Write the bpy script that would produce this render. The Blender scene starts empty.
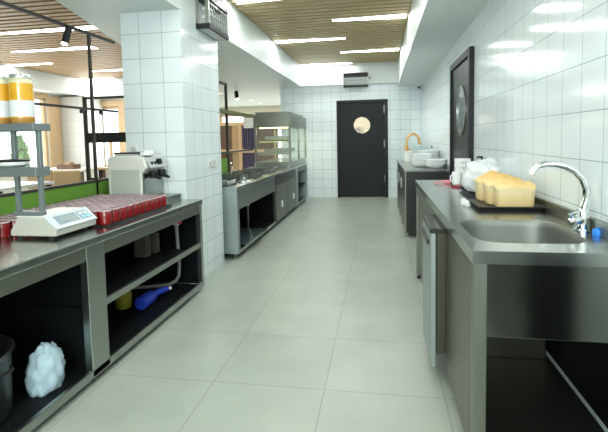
import bpy, bmesh, math, random
from mathutils import Vector, Matrix, noise
random.seed(7)
SC = bpy.context.scene
COL = SC.collection
PI = math.pi

# ------------------------------------------------------------------ materials
def nodes_of(name):
    m = bpy.data.materials.new(name); m.use_nodes = True
    nt = m.node_tree
    return m, nt, nt.nodes['Principled BSDF']

def mat(name, col, rough=.5, metal=0., var=0., vscale=6., bump=0., bscale=40., stretch=(1, 1, 1), emit=None, estr=0., trans=0., ior=1.45, coat=0., spec=None, rvar=0.):
    m, nt, b = nodes_of(name)
    b.inputs['Base Color'].default_value = (*col, 1)
    b.inputs['Roughness'].default_value = rough
    b.inputs['Metallic'].default_value = metal
    b.inputs['Transmission Weight'].default_value = trans
    b.inputs['IOR'].default_value = ior
    b.inputs['Coat Weight'].default_value = coat
    if spec is not None: b.inputs['Specular IOR Level'].default_value = spec
    if emit is not None:
        b.inputs['Emission Color'].default_value = (*emit, 1); b.inputs['Emission Strength'].default_value = estr
    if var or bump or rvar:
        tc = nt.nodes.new('ShaderNodeTexCoord'); mp = nt.nodes.new('ShaderNodeMapping')
        mp.inputs['Scale'].default_value = stretch
        nt.links.new(tc.outputs['Object'], mp.inputs['Vector'])
        n = nt.nodes.new('ShaderNodeTexNoise'); n.inputs['Scale'].default_value = vscale; n.inputs['Detail'].default_value = 5
        nt.links.new(mp.outputs['Vector'], n.inputs['Vector'])
        if var:
            mx = nt.nodes.new('ShaderNodeMix'); mx.data_type = 'RGBA'
            mx.inputs['A'].default_value = (*[c * (1 - var) for c in col], 1)
            mx.inputs['B'].default_value = (*[min(1, c * (1 + var)) for c in col], 1)
            nt.links.new(n.outputs['Fac'], mx.inputs['Factor']); nt.links.new(mx.outputs['Result'], b.inputs['Base Color'])
        if rvar:
            mr = nt.nodes.new('ShaderNodeMapRange'); mr.inputs['To Min'].default_value = max(.03, rough - rvar); mr.inputs['To Max'].default_value = rough + rvar
            nt.links.new(n.outputs['Fac'], mr.inputs['Value']); nt.links.new(mr.outputs['Result'], b.inputs['Roughness'])
        if bump:
            n2 = nt.nodes.new('ShaderNodeTexNoise'); n2.inputs['Scale'].default_value = bscale
            nt.links.new(mp.outputs['Vector'], n2.inputs['Vector'])
            bp = nt.nodes.new('ShaderNodeBump'); bp.inputs['Strength'].default_value = bump; bp.inputs['Distance'].default_value = .01
            nt.links.new(n2.outputs['Fac'], bp.inputs['Height']); nt.links.new(bp.outputs['Normal'], b.inputs['Normal'])
    return m

def tile_mat(name, axis, size, phase, col1, col2, grout, rough=.12, mortar=.0022, vsoft=1.0, bump=.25):
    """glazed square tiles laid by world position; axis 'xz','yz' or 'xy'"""
    m, nt, b = nodes_of(name)
    g = nt.nodes.new('ShaderNodeNewGeometry'); s = nt.nodes.new('ShaderNodeSeparateXYZ'); c = nt.nodes.new('ShaderNodeCombineXYZ')
    nt.links.new(g.outputs['Position'], s.inputs['Vector'])
    for k, a in enumerate(axis):
        ad = nt.nodes.new('ShaderNodeMath'); ad.operation = 'SUBTRACT'; ad.inputs[1].default_value = phase[k] - 40 * size[k]
        nt.links.new(s.outputs[a.upper()], ad.inputs[0]); nt.links.new(ad.outputs[0], c.inputs['XY'[k]])
    br = nt.nodes.new('ShaderNodeTexBrick'); br.offset = 0; br.squash = 1
    br.inputs['Scale'].default_value = 1; br.inputs['Brick Width'].default_value = size[0]; br.inputs['Row Height'].default_value = size[1]
    br.inputs['Mortar Size'].default_value = mortar; br.inputs['Mortar Smooth'].default_value = .2
    br.inputs['Color1'].default_value = (*col1, 1); br.inputs['Color2'].default_value = (*col2, 1); br.inputs['Mortar'].default_value = (*grout, 1)
    nt.links.new(c.outputs[0], br.inputs['Vector'])
    n = nt.nodes.new('ShaderNodeTexNoise'); n.inputs['Scale'].default_value = 3.; n.inputs['Detail'].default_value = 3
    nt.links.new(g.outputs['Position'], n.inputs['Vector'])
    mx = nt.nodes.new('ShaderNodeMix'); mx.data_type = 'RGBA'; mx.blend_type = 'MULTIPLY'; mx.inputs['Factor'].default_value = 1
    mr = nt.nodes.new('ShaderNodeMapRange'); mr.inputs['To Min'].default_value = 1 - .09 * vsoft; mr.inputs['To Max'].default_value = 1.0 + .03 * vsoft
    nt.links.new(n.outputs['Fac'], mr.inputs['Value'])
    nt.links.new(br.outputs['Color'], mx.inputs['A']); nt.links.new(mr.outputs['Result'], mx.inputs['B'])
    nt.links.new(mx.outputs['Result'], b.inputs['Base Color'])
    b.inputs['Roughness'].default_value = rough
    bp = nt.nodes.new('ShaderNodeBump'); bp.inputs['Strength'].default_value = bump; bp.inputs['Distance'].default_value = .004; bp.invert = True
    nt.links.new(br.outputs['Fac'], bp.inputs['Height']); nt.links.new(bp.outputs['Normal'], b.inputs['Normal'])
    return m

def glass_mat(name, tint=(1, 1, 1), clear=.85, rough=.03):
    m, nt, b = nodes_of(name)
    b.inputs['Base Color'].default_value = (*tint, 1); b.inputs['Roughness'].default_value = rough; b.inputs['Specular IOR Level'].default_value = .8
    t = nt.nodes.new('ShaderNodeBsdfTransparent'); t.inputs['Color'].default_value = (*tint, 1)
    mx = nt.nodes.new('ShaderNodeMixShader'); mx.inputs[0].default_value = 1 - clear
    nt.links.new(t.outputs[0], mx.inputs[1]); nt.links.new(b.outputs[0], mx.inputs[2])
    nt.links.new(mx.outputs[0], nt.nodes['Material Output'].inputs['Surface'])
    return m

TW1, TW2, GR = (.80, .875, .90), (.82, .895, .92), (.36, .43, .46)
M = {}
M['tile_right'] = tile_mat('glazed white tile right', 'yz', (.203, .203), (1.91, 1.572), TW1, TW2, GR, rough=.10, mortar=.0020)
M['tile_back'] = tile_mat('glazed white tile back', 'xz', (.205, .205), (.415, 1.63), TW1, TW2, GR, mortar=.0028)
M['tile_column_front'] = tile_mat('glazed white tile column', 'xz', (.206, .2085), (-1.801, 1.148), TW1, TW2, GR, mortar=.0025)
M['tile_column_side'] = tile_mat('glazed white tile column side', 'yz', (.206, .2085), (3.6, 1.148), TW1, TW2, GR, mortar=.0022)
M['tile_pillar'] = tile_mat('white tile dining', 'xz', (.3, .3), (-7.02, .9), (.70, .70, .66), (.72, .72, .68), (.5, .5, .48), mortar=.004)
M['floor'] = tile_mat('grey stone floor tile', 'xy', (.593, .593), (-.29, 3.377), (.385, .425, .375), (.415, .455, .40), (.29, .32, .28), rough=.34, mortar=.0035, vsoft=2.6, bump=.1)
M['paint'] = mat('white paint', (.78, .83, .82), .6, var=.02, vscale=2)
M['paint_soffit'] = mat('white soffit paint', (.72, .79, .77), .45, var=.02, vscale=2)
M['paint_warm'] = mat('warm white paint', (.80, .77, .68), .6, var=.02)
M['wood_slat'] = mat('ceiling wood slat', (.50, .385, .215), .5, var=.14, vscale=3, stretch=(.5, 14, 14))
M['wood_gap'] = mat('ceiling wood recess', (.16, .11, .06), .7, var=.1)
M['wood_peach'] = mat('peach wood trim', (.78, .55, .33), .45, var=.1, vscale=3, stretch=(8, 8, 1))
M['wood_brown'] = mat('brown wood', (.17, .10, .06), .45, var=.25, vscale=3, stretch=(8, 8, 1))
M['wood_tan'] = mat('tan wood', (.55, .38, .20), .5, var=.15, vscale=4, stretch=(8, 1, 8))
M['curtain'] = mat('purple curtain', (.16, .13, .22), .8, var=.3, vscale=9, stretch=(5, 5, .3))
M['steel'] = mat('brushed steel', (.36, .385, .36), .30, 1, var=.06, vscale=5, stretch=(14, 1, 1), rvar=.06)
M['steel_smooth'] = mat('polished end panel', (.27, .28, .25), .16, 1, var=.05, vscale=4)
M['steel_basin'] = mat('matt basin steel', (.24, .255, .235), .5, .85, var=.06, vscale=5)
M['wood_dining'] = mat('dining ceiling slat', (.47, .315, .165), .5, var=.12, vscale=3, stretch=(.5, 14, 14))
M['steel_top'] = mat('worktop steel', (.44, .47, .445), .22, 1, var=.05, vscale=6, stretch=(1, 8, 1), rvar=.07)
M['steel_dull'] = mat('dull steel', (.27, .285, .255), .40, 1, var=.08, vscale=4, stretch=(8, 8, 1), rvar=.06)
M['steel_brown'] = mat('brownish steel panel', (.135, .13, .10), .32, 1, var=.10, vscale=3, stretch=(9, 9, .6), rvar=.06)  # even dark brownish steel tone
M['steel_light'] = mat('pale steel panel', (.36, .42, .41), .42, .6, var=.04, vscale=4)
M['steel_dark'] = mat('dark steel', (.05, .053, .05), .35, .7, var=.1, vscale=5)
M['inside'] = mat('shaded cabinet inside', (.008, .009, .010), .5, .0, spec=.12, var=.2, vscale=4)  # near-black: the shade of the open bays is put into the colour
M['chrome'] = mat('chrome', (.82, .85, .86), .07, 1, var=.01)
M['gold'] = mat('brushed gold', (.60, .37, .13), .28, 1, var=.04)
M['black'] = mat('black powder coat', (.012, .013, .015), .42, spec=.3, var=.15)
M['black_door'] = mat('black door paint', (.010, .012, .016), .45, spec=.3, var=.2, vscale=2)
M['black_rubber'] = mat('black rubber', (.02, .02, .02), .7, var=.1)
M['baking'] = mat('dark baking tray', (.045, .042, .045), .38, .6, var=.2, vscale=9)
M['rail'] = mat('dark bronze rail', (.045, .04, .036), .45, .2, var=.1)
M['green_panel'] = mat('green panel', (.135, .30, .035), .6, var=.25, vscale=2.5)
M['green_rail'] = mat('green lit rail', (.13, .145, .05), .5, var=.15)  # greenish light on the dark rail is put into its colour
M['plastic_white'] = mat('white plastic', (.80, .82, .80), .35, var=.02)
M['plastic_grey'] = mat('grey plastic', (.52, .54, .53), .4, var=.03)
M['machine_cream'] = mat('pale machine casing', (.70, .71, .67), .38, var=.03)
M['machine_inset'] = mat('grey machine side', (.52, .55, .52), .35, .1, var=.03)
M['porcelain'] = mat('white porcelain', (.85, .87, .87), .15, var=.01)
M['scale_body'] = mat('scale body', (.52, .52, .47), .4, var=.03)
M['scale_panel'] = mat('scale panel', (.62, .68, .71), .3, var=.02)
M['lcd'] = mat('grey display', (.30, .38, .37), .2, var=.05)
M['lcd_frame'] = mat('slate display frame', (.24, .32, .38), .35, var=.05)
M['button'] = mat('pale blue key', (.30, .62, .85), .4, var=.05)
M['rack_grey'] = mat('grey painted rack', (.21, .25, .26), .4, .4, var=.05)
M['red_jam'] = mat('red jelly glass', (.23, .010, .013), .12, var=.3, vscale=20, coat=.6)
M['jam_lid'] = mat('pinkish clear lid', (.50, .38, .41), .4, var=.3, vscale=30, coat=.1)
M['jam_lid_top'] = mat('clear lid centre', (.13, .045, .06), .38, var=.5, vscale=45, coat=.1)
M['yellow_jam'] = mat('amber preserve', (.72, .38, .02), .15, var=.25, vscale=18, coat=.7)
M['orange_jam'] = mat('orange preserve', (.62, .20, .01), .15, var=.25, vscale=18, coat=.7)
M['label'] = mat('white paper label', (.72, .74, .78), .6, var=.05, vscale=9)
M['jar_lid'] = mat('silvery jar lid', (.66, .72, .68), .2, .7, var=.05)
M['jar_glass'] = mat('pale jar shoulder', (.66, .62, .42), .12, var=.2, vscale=20, coat=.8)
M['jar_base'] = mat('amber jar base', (.42, .22, .05), .25, var=.1)
M['red'] = mat('red plastic', (.65, .02, .06), .35, var=.05)
M['pink'] = mat('pink plastic', (.80, .28, .34), .4, var=.05)
M['blue'] = mat('blue plastic', (.03, .07, .62), .35, var=.08)
M['blue_cap'] = mat('blue cap', (.02, .22, .80), .35, var=.05)
M['yellow'] = mat('yellow plastic', (.45, .42, .04), .4, var=.1)
M['green'] = mat('green plastic', (.02, .35, .16), .4, var=.1)
M['cardboard'] = mat('cardboard', (.12, .10, .08), .8, var=.12)
M['pale_blue'] = mat('pale blue cloth', (.50, .66, .74), .8, var=.1, vscale=20)
M['hose'] = mat('grey hose', (.30, .29, .28), .5, var=.06)
M['leaf'] = mat('green leaves', (.10, .26, .05), .7, var=.4, vscale=14)
M['glow'] = mat('light diffuser', (.9, .9, .9), .5, emit=(1, 1, .96), estr=9, var=.01)
M['glow_small'] = mat('downlight lens', (.9, .9, .85), .5, emit=(1, .93, .78), estr=3, var=.01)
M['glow_yellow'] = mat('warm shelf light', (.9, .85, .5), .5, emit=(1, .88, .35), estr=4.0, var=.01)
M['glass'] = glass_mat('clear glass', (.97, 1, .99), .88)
M['glass_case'] = glass_mat('display glass', (.96, .99, .98), .95, .04)
M['glass_door'] = glass_mat('door porthole glass', (1, .98, .92), .86, .04)
M['glass_grey'] = mat('pale grey porthole', (.36, .43, .43), .08, var=.25, vscale=3, coat=.6)
M['sheet'] = mat('dark glossy sheet', (.07, .09, .10), .08, var=.2, coat=.8)
M['bag'] = glass_mat('white plastic film', (.93, .96, .97), .30, .30)
M['zap_grid'] = mat('pale lamp grille', (.70, .78, .78), .3, .1, var=.2, vscale=2, stretch=(1, 60, 1))
M['ground'] = mat('pale paving outside', (.6, .6, .58), .8, var=.1)

def bread_mat():
    m, nt, b = nodes_of('bread crust')
    tc = nt.nodes.new('ShaderNodeTexCoord'); s = nt.nodes.new('ShaderNodeSeparateXYZ'); n = nt.nodes.new('ShaderNodeTexNoise')
    n.inputs['Scale'].default_value = 26
    nt.links.new(tc.outputs['Object'], s.inputs[0]); nt.links.new(tc.outputs['Object'], n.inputs['Vector'])
    ml = nt.nodes.new('ShaderNodeMath'); ml.operation = 'MULTIPLY_ADD'; ml.inputs[1].default_value = .05
    nt.links.new(n.outputs['Fac'], ml.inputs[0]); nt.links.new(s.outputs['Z'], ml.inputs[2])
    r = nt.nodes.new('ShaderNodeValToRGB'); e = r.color_ramp.elements
    e[0].position = .0; e[0].color = (.62, .46, .18, 1)
    e[1].position = .185; e[1].color = (.74, .47, .15, 1)
    for p, c in ((.085, (.72, .57, .28, 1)), (.120, (.78, .66, .40, 1)), (.145, (.82, .60, .27, 1))):
        x = e.new(p); x.color = c
    nt.links.new(ml.outputs[0], r.inputs[0]); nt.links.new(r.outputs[0], b.inputs['Base Color'])
    b.inputs['Roughness'].default_value = .6
    bp = nt.nodes.new('ShaderNodeBump'); bp.inputs['Strength'].default_value = .6; bp.inputs['Distance'].default_value = .006
    nt.links.new(n.outputs['Fac'], bp.inputs['Height']); nt.links.new(bp.outputs['Normal'], b.inputs['Normal'])
    return m
M['bread'] = bread_mat()

# ------------------------------------------------------------------ mesh builder
class MB:
    """collects shapes in world coordinates, builds ONE mesh object"""
    def __init__(s): s.v = []; s.f = []; s.mi = []; s.cur = 0
    def add(s, vs, fs):
        o = len(s.v); s.v += [Vector(p) for p in vs]
        for f in fs: s.f.append([o + i for i in f]); s.mi.append(s.cur)
        return s
    def slot(s, i): s.cur = i; return s
    def box(s, x0, x1, y0, y1, z0, z1):
        v = [(x, y, z) for z in (z0, z1) for y in (y0, y1) for x in (x0, x1)]
        return s.add(v, [(0, 2, 3, 1), (4, 5, 7, 6), (0, 1, 5, 4), (2, 6, 7, 3), (0, 4, 6, 2), (1, 3, 7, 5)])
    def prism(s, poly, z0, z1):
        n = len(poly); v = [(x, y, z0) for x, y in poly] + [(x, y, z1) for x, y in poly]
        return s.add(v, [list(range(n))[::-1], list(range(n, 2 * n))] + [(i, (i + 1) % n, n + (i + 1) % n, n + i) for i in range(n)])
    def extrude(s, pts, d):
        """closed outline of 3-D points swept by vector d"""
        n = len(pts); d = Vector(d); v = [Vector(p) for p in pts] + [Vector(p) + d for p in pts]
        return s.add(v, [list(range(n))[::-1], list(range(n, 2 * n))] + [(i, (i + 1) % n, n + (i + 1) % n, n + i) for i in range(n)])
    def bar(s, p, q, w, h=None):
        h = h or w; p, q = Vector(p), Vector(q); d = (q - p).normalized()
        up = Vector((0, 0, 1)) if abs(d.z) < .9 else Vector((0, 1, 0))
        a = d.cross(up).normalized() * w / 2; b = a.cross(d).normalized() * h / 2
        v = [r + i * a + j * b for r in (p, q) for i, j in ((-1, -1), (1, -1), (1, 1), (-1, 1))]
        return s.add(v, [(0, 1, 2, 3), (7, 6, 5, 4)] + [(i, 4 + i, 4 + (i + 1) % 4, (i + 1) % 4) for i in range(4)])
    def tube(s, path, r, n=12, cap=True):
        path = [Vector(p) for p in path]; rs = r if isinstance(r, (list, tuple)) else [r] * len(path)
        rings = []; ref = None
        for i, p in enumerate(path):
            d = (path[min(i + 1, len(path) - 1)] - path[max(i - 1, 0)]).normalized()
            if ref is None: ref = d.orthogonal().normalized()
            ref = (ref - d * ref.dot(d)).normalized(); b = d.cross(ref)
            rings.append([p + (ref * math.cos(2 * PI * k / n) + b * math.sin(2 * PI * k / n)) * rs[i] for k in range(n)])
        v = [x for rg in rings for x in rg]; f = []
        for i in range(len(path) - 1):
            for k in range(n): f.append((i * n + k, i * n + (k + 1) % n, (i + 1) * n + (k + 1) % n, (i + 1) * n + k))
        if cap: f += [list(range(n))[::-1], list(range((len(path) - 1) * n, len(path) * n))]
        return s.add(v, f)
    def lathe(s, prof, c, n=24, axis='z'):
        """profile of (radius, height) turned about c"""
        v = []; f = []; m = len(prof)
        for r, h in prof:
            for k in range(n):
                a = 2 * PI * k / n; x, y = r * math.cos(a), r * math.sin(a)
                v.append({'z': (c[0] + x, c[1] + y, c[2] + h), 'y': (c[0] + x, c[1] + h, c[2] + y), 'x': (c[0] + h, c[1] + x, c[2] + y)}[axis])
        for i in range(m - 1):
            for k in range(n): f.append((i * n + k, i * n + (k + 1) % n, (i + 1) * n + (k + 1) % n, (i + 1) * n + k))
        closed = prof[0] == prof[-1]
        if prof[0][0] > 1e-6 and not closed: f.append(list(range(n))[::-1])
        if prof[-1][0] > 1e-6 and not closed: f.append(list(range((m - 1) * n, m * n)))
        return s.add(v, f)
    def build(s, name, material, parent=None, smooth=False, bevel=0., base=None, sub=0):
        org = Vector(base) if base is not None else (world_loc(parent) if parent is not None else Vector((0, 0, 0)))
        me = bpy.data.meshes.new(name)
        me.from_pydata([tuple(p - org) for p in s.v], [], s.f)
        bm = bmesh.new(); bm.from_mesh(me); bmesh.ops.recalc_face_normals(bm, faces=bm.faces); bm.to_mesh(me); bm.free()
        mats = material if isinstance(material, (list, tuple)) else [material]
        for q in mats: me.materials.append(M[q] if isinstance(q, str) else q)
        for p, i in zip(me.polygons, s.mi): p.material_index = i
        if smooth:
            for p in me.polygons: p.use_smooth = True
            me.set_sharp_from_angle(angle=math.radians(38))
        o = bpy.data.objects.new(name, me); COL.objects.link(o)
        if parent is not None: o.parent = parent
        else: o.location = org
        if bevel:
            b = o.modifiers.new('bevel', 'BEVEL'); b.width = bevel; b.segments = 2; b.limit_method = 'ANGLE'; b.angle_limit = math.radians(40)
        if sub:
            q = o.modifiers.new('sub', 'SUBSURF'); q.levels = sub; q.render_levels = sub
        return o

def world_loc(o):
    l = Vector(o.location)
    while o.parent is not None:
        o = o.parent; l = l + Vector(o.location)
    return l

def tag(o, label=None, cat=None, group=None, kind=None):
    if label: o['label'] = label
    if cat: o['category'] = cat
    if group: o['group'] = group
    if kind: o['kind'] = kind
    return o
def thing(name, label, cat, loc, group=None):
    o = bpy.data.objects.new(name, None); o.empty_display_size = .1; COL.objects.link(o); o.location = loc
    return tag(o, label, cat, group)
def single(mb, name, material, label, cat, base, group=None, **k):
    return tag(mb.build(name, material, None, base=base, **k), label, cat, group)
def struct(name, mb, material, label=None, **k):
    return tag(mb.build(name, material, None, **k), label, None, None, 'structure')
def copy_tree(o, parent=None):
    c = o.copy(); COL.objects.link(c)
    if parent is not None: c.parent = parent
    for ch in [x for x in COL.objects if x.parent == o]: copy_tree(ch, c)
    return c
def dup(root, loc, label=None, group=None):
    c = copy_tree(root); c.location = loc
    if label: c['label'] = label
    if group: c['group'] = group
    return c
def box(*a): return MB().box(*a)

# ------------------------------------------------------------------ the setting
YN, YB, XR = -2.2, 9.62, .85        # wall behind the viewer, back wall, right wall
XL, YD = -7.5, 10.3                 # dining room far walls
ZC = 2.80
struct('floor', box(XL - .3, XR + .1, YN - .1, 14.7, -.1, 0), 'floor', 'pale grey stone tile floor')
struct('wall_right', box(XR, XR + .15, YN, YB + .1, 0, 2.95), 'tile_right', 'white glazed tile wall along the right')
DX0, DX1, DZ = -.905, .165, 2.065
w = MB().box(-2.12, DX0, YB, YB + .1, 0, 2.95).box(DX1, XR, YB, YB + .1, 0, 2.95).box(DX0, DX1, YB, YB + .1, DZ, 2.95)
struct('wall_back', w, 'tile_back', 'white tiled end wall around the black door')
struct('wall_front', box(XL, XR + .1, YN - .12, YN, 0, 2.95), 'paint')
# left wall of the dining room with its big window
w = MB().box(XL - .2, XL, YN, 4.4, 0, 2.95).box(XL - .2, XL, 9.25, YD + .2, 0, 2.95).box(XL - .2, XL, 4.4, 9.25, 0, .7).box(XL - .2, XL, 4.4, 9.25, 2.34, 2.95)
struct('wall_left', w, 'paint_warm', 'dining room wall with a wide bright window')
w = MB().box(XL, -7.2, YD, YD + .2, 0, 2.95).box(-6.36, -5.7, YD, YD + .2, 0, 2.95).box(-7.2, -6.36, YD, YD + .2, 0, .65).box(-7.2, -6.36, YD, YD + .2, 2.17, 2.95)
w.box(-5.9, -5.7, YD + .2, 14.7, 0, 2.95).box(-5.7, -5.3, 14.5, 14.7, 0, 2.95).box(-2.6, -2.0, 14.5, 14.7, 0, 2.95).box(-5.3, -2.6, 14.5, 14.7, 0, .6).box(-5.3, -2.6, 14.5, 14.7, 2.12, 2.95).box(-2.12, -2.0, YB + .1, 14.5, 0, 2.95)
struct('wall_dining', w, 'paint_warm', 'far cream wall of the dining room')

def window(name, frame, pane, label):
    o = struct(name, frame, 'wood_peach', label); g = pane.build('window_pane', 'glass', o); return o
f = MB()
for y in (4.4, 6.0, 7.6, 9.19): f.box(XL - .12, XL - .04, y, y + .06, .7, 2.34)
f.box(XL - .12, XL - .04, 4.4, 9.25, .7, .76).box(XL - .12, XL - .04, 4.4, 9.25, 2.28, 2.34)
window('window_1', f, box(XL - .085, XL - .075, 4.46, 9.19, .76, 2.28), 'wide overexposed dining room window behind the jars')
f = MB().box(-7.2, -7.14, YD + .04, YD + .12, .65, 2.17).box(-6.42, -6.36, YD + .04, YD + .12, .65, 2.17).box(-7.2, -6.36, YD + .04, YD + .12, .65, .71).box(-7.2, -6.36, YD + .04, YD + .12, 2.11, 2.17).box(-6.70, -6.66, YD + .04, YD + .12, .65, 1.3)
window('window_2', f, box(-7.14, -6.42, YD + .075, YD + .085, .71, 2.11), 'bright window behind the dark slatted divider')
f = MB()
for x in (-5.3, -4.42, -3.54, -2.66): f.box(x, x + .06, 14.54, 14.62, .6, 2.12)
f.box(-5.3, -2.6, 14.54, 14.62, .6, .66).box(-5.3, -2.6, 14.54, 14.62, 2.06, 2.12)
window('window_3', f, box(-5.24, -2.66, 14.575, 14.585, .66, 2.06), 'bright far window seen over the wooden screen and through the display case')
struct('trim_3', MB().box(XL, XL + .03, 9.25, 9.64, 0, 2.36).box(XL, XL + .04, 4.3, 9.25, 2.3, 2.42), 'wood_peach', 'peach wood window surround', bevel=.004)
struct('trim_4', MB().box(-6.36, -6.15, YD - .05, YD, 0, 2.17).box(-6.8, -6.15, YD - .05, YD, 2.17, 2.31), 'wood_peach', 'peach wood post and lintel', bevel=.004)
struct('trim_5', box(XL, -6.79, 9.66, YD, 0, 2.37), 'tile_pillar', 'pale tiled pillar in the dining room corner')
struct('trim_6', MB().box(XL, XL + .45, YN, YD, 2.42, ZC + .1).box(XL + .45, -5.2, YD - .35, YD, 2.36, ZC + .1), 'paint', 'white bulkhead around the dining room ceiling')

# square tiled column, flush under the beam
CX0, CX1, CY0, CY1 = -2.172, -1.632, 3.6, 4.47
c = MB().slot(0)
c.add([(CX0, CY0, 0), (CX1, CY0, 0), (CX1, CY0, 2.40), (CX0, CY0, 2.40)], [(0, 1, 2, 3)]).add([(CX0, CY1, 0), (CX1, CY1, 0), (CX1, CY1, 2.40), (CX0, CY1, 2.40)], [(0, 1, 2, 3)])
c.slot(1).add([(CX1, CY0, 0), (CX1, CY1, 0), (CX1, CY1, 2.40), (CX1, CY0, 2.40)], [(0, 1, 2, 3)]).add([(CX0, CY0, 0), (CX0, CY1, 0), (CX0, CY1, 2.40), (CX0, CY0, 2.40)], [(0, 1, 2, 3)])
struct('trim_1', c, ['tile_column_front', 'tile_column_side'], 'square white tiled column beside the left counter')

# plastered beams / soffits
lx = lambda y: -2.43 - .2744 * (y - 3.15)
ZB = 2.37
struct('trim_2', MB().prism([(-1.628, YN), (-1.628, YB), (-2.0, YB), (-2.0, 14.6), (lx(14.6), 14.6), (lx(3.15), 3.15), (lx(3.15), YN)], ZB, 2.95), 'paint_soffit', 'white plaster beam over the column')
struct('trim_7', box(.37, XR, YN, YB, 2.325, 2.95), 'paint_soffit', 'white plaster soffit along the right wall')
struct('trim_8', MB().box(-1.628, .37, 9.49, YB, 2.385, 2.95), 'paint', 'white bulkhead over the black door')

# slatted wood ceiling: battens run across the room under a dark deck
cm = MB().slot(1).box(XL - .2, XR + .1, YN, 14.7, 2.87, 2.95).slot(0)
y = YN + .05
rows_l = [2.62, 3.72, 4.86, 5.93, 7.02, 8.12, 9.36]
while y < 10.2:
    cm.slot(0).box(-1.62, .365, y, y + .095, ZC, 2.87) if y < 9.4 else None
    cm.slot(2).box(XL + .46, -1.9 if y < 3.1 else lx(y) + .25, y, y + .09, ZC, 2.87)
    y += .14
struct('ceiling', cm, ['wood_slat', 'wood_gap', 'wood_dining'], 'wood batten ceiling with slim recessed lights')

# slim recessed lights; each is one thing (frame + diffuser) with a lamp behind the diffuser
def lamp_area(loc, sx, sy, power, color=(.93, 1, .97), rot=(0, 0, 0)):
    l = bpy.data.lights.new('area lamp', 'AREA'); l.shape = 'RECTANGLE'; l.size = sx; l.size_y = sy; l.energy = power; l.color = color
    o = bpy.data.objects.new('area lamp', l); COL.objects.link(o); o.location = loc; o.rotation_euler = rot
    return o
def ceiling_light(x0, x1, y, wide_right, label, group, power):
    cx = (x0 + x1) / 2
    t = thing('ceiling_light', label, 'ceiling light', (cx, y, ZC - .012), group)
    a, b = (.035, .09) if wide_right else (.09, .035)  # outline tapers to imitate the light fading along its length
    MB().prism([(x0, y - a - .008), (x1, y - b - .008), (x1, y + b + .008), (x0, y + a + .008)], ZC - .008, ZC + .001).build('frame', 'plastic_white', t)
    MB().prism([(x0 + .01, y - a), (x1 - .01, y - b), (x1 - .01, y + b), (x0 + .01, y + a)], ZC - .012, ZC - .007).build('diffuser', 'glow', t)
    lamp_area((cx, y, ZC - .03), x1 - x0, .14, power)
K = 'slim lights across the kitchen ceiling'; D = 'slim lights across the dining ceiling'
kl = [(-1.56, -.95, 4.86, False, 'slim ceiling light at the top edge, nearest over the left beam'), (-.60, .34, 5.92, True, 'long slim kitchen ceiling light reaching the right soffit, nearer one'),
      (-1.60, -.50, 7.00, False, 'slim kitchen ceiling light starting at the left beam, middle one'), (-.69, .34, 8.12, True, 'slim kitchen ceiling light reaching the right soffit, farther one'),
      (-1.60, -.55, 9.33, False, 'slim kitchen ceiling light nearest the bulkhead over the door'),
      (-.60, .34, 3.72, True, 'slim kitchen ceiling light added unseen overhead on the right'), (-1.60, -.5, 2.6, False, 'slim kitchen ceiling light added unseen overhead on the left'),  # these and the next row: unseen lights added for brightness, continuing the ceiling pattern
      (-.60, .34, 1.5, True, 'slim kitchen ceiling light added unseen above the viewer on the right'), (-1.60, -.5, .4, False, 'slim kitchen ceiling light added unseen above the viewer on the left'), (-.60, .34, -.7, True, 'slim kitchen ceiling light added unseen behind the viewer')]
for a in kl: ceiling_light(*a, K, 4.5 if a[2] > 9 else 8)
dl = [(-5.15, -3.62, 5.50, True, 'slim dining ceiling light behind the black track spotlight'), (-5.95, -4.45, 6.62, True, 'second slim dining ceiling light from the viewer, above the yellow jars'),
      (-7.02, -6.1, 7.72, False, 'slim dining ceiling light just above the yellow jar lids'), (-6.0, -4.9, 8.80, True, 'slim dining ceiling light ending at the column'), (-7.02, -6.2, 9.86, False, 'slim dining ceiling light closest to the far bulkhead'), (-5.2, -3.7, 3.0, True, 'slim dining ceiling light added out of view on the left')]  # last one is unseen, added for brightness
for a in dl: ceiling_light(*a, D, 6)
for i, (x, yy) in enumerate(((-3.645, 10.06), (-3.56, 11.15), (-3.50, 12.12), (-3.52, 13.2))):
    t = thing('downlight', ['round downlight beside the column edge, nearest of its row', 'second round downlight of the row beyond the column', 'third round downlight of the row beyond the column', 'farthest round downlight, just over the display case hood'][i], 'downlight', (x, yy, ZB - .012), 'downlights in the far soffit')
    MB().lathe([(.05, 0), (.058, .012), (.05, .012), (.05, 0)], (x, yy, ZB - .012), 20).build('trim_ring', 'plastic_white', t, smooth=True)
    MB().lathe([(0, .002), (.048, .002), (.048, .006)], (x, yy, ZB - .012), 20).build('lens', 'glow_small', t)
    lamp_area((x, yy, ZB - .03), .12, .12, 3, (1, .93, .8))
t = thing('downlight', 'bright spotlight on the white dining bulkhead', 'downlight', (XL + .45, 9.9, 2.62))
MB().lathe([(.05, 0), (.06, .03)], (XL + .45, 9.9, 2.62), 16, 'x').build('trim_ring', 'plastic_white', t, smooth=True)
MB().lathe([(0, .034), (.045, .033), (.045, .02)], (XL + .45, 9.9, 2.62), 16, 'x').build('lens', 'glow_small', t)

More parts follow.
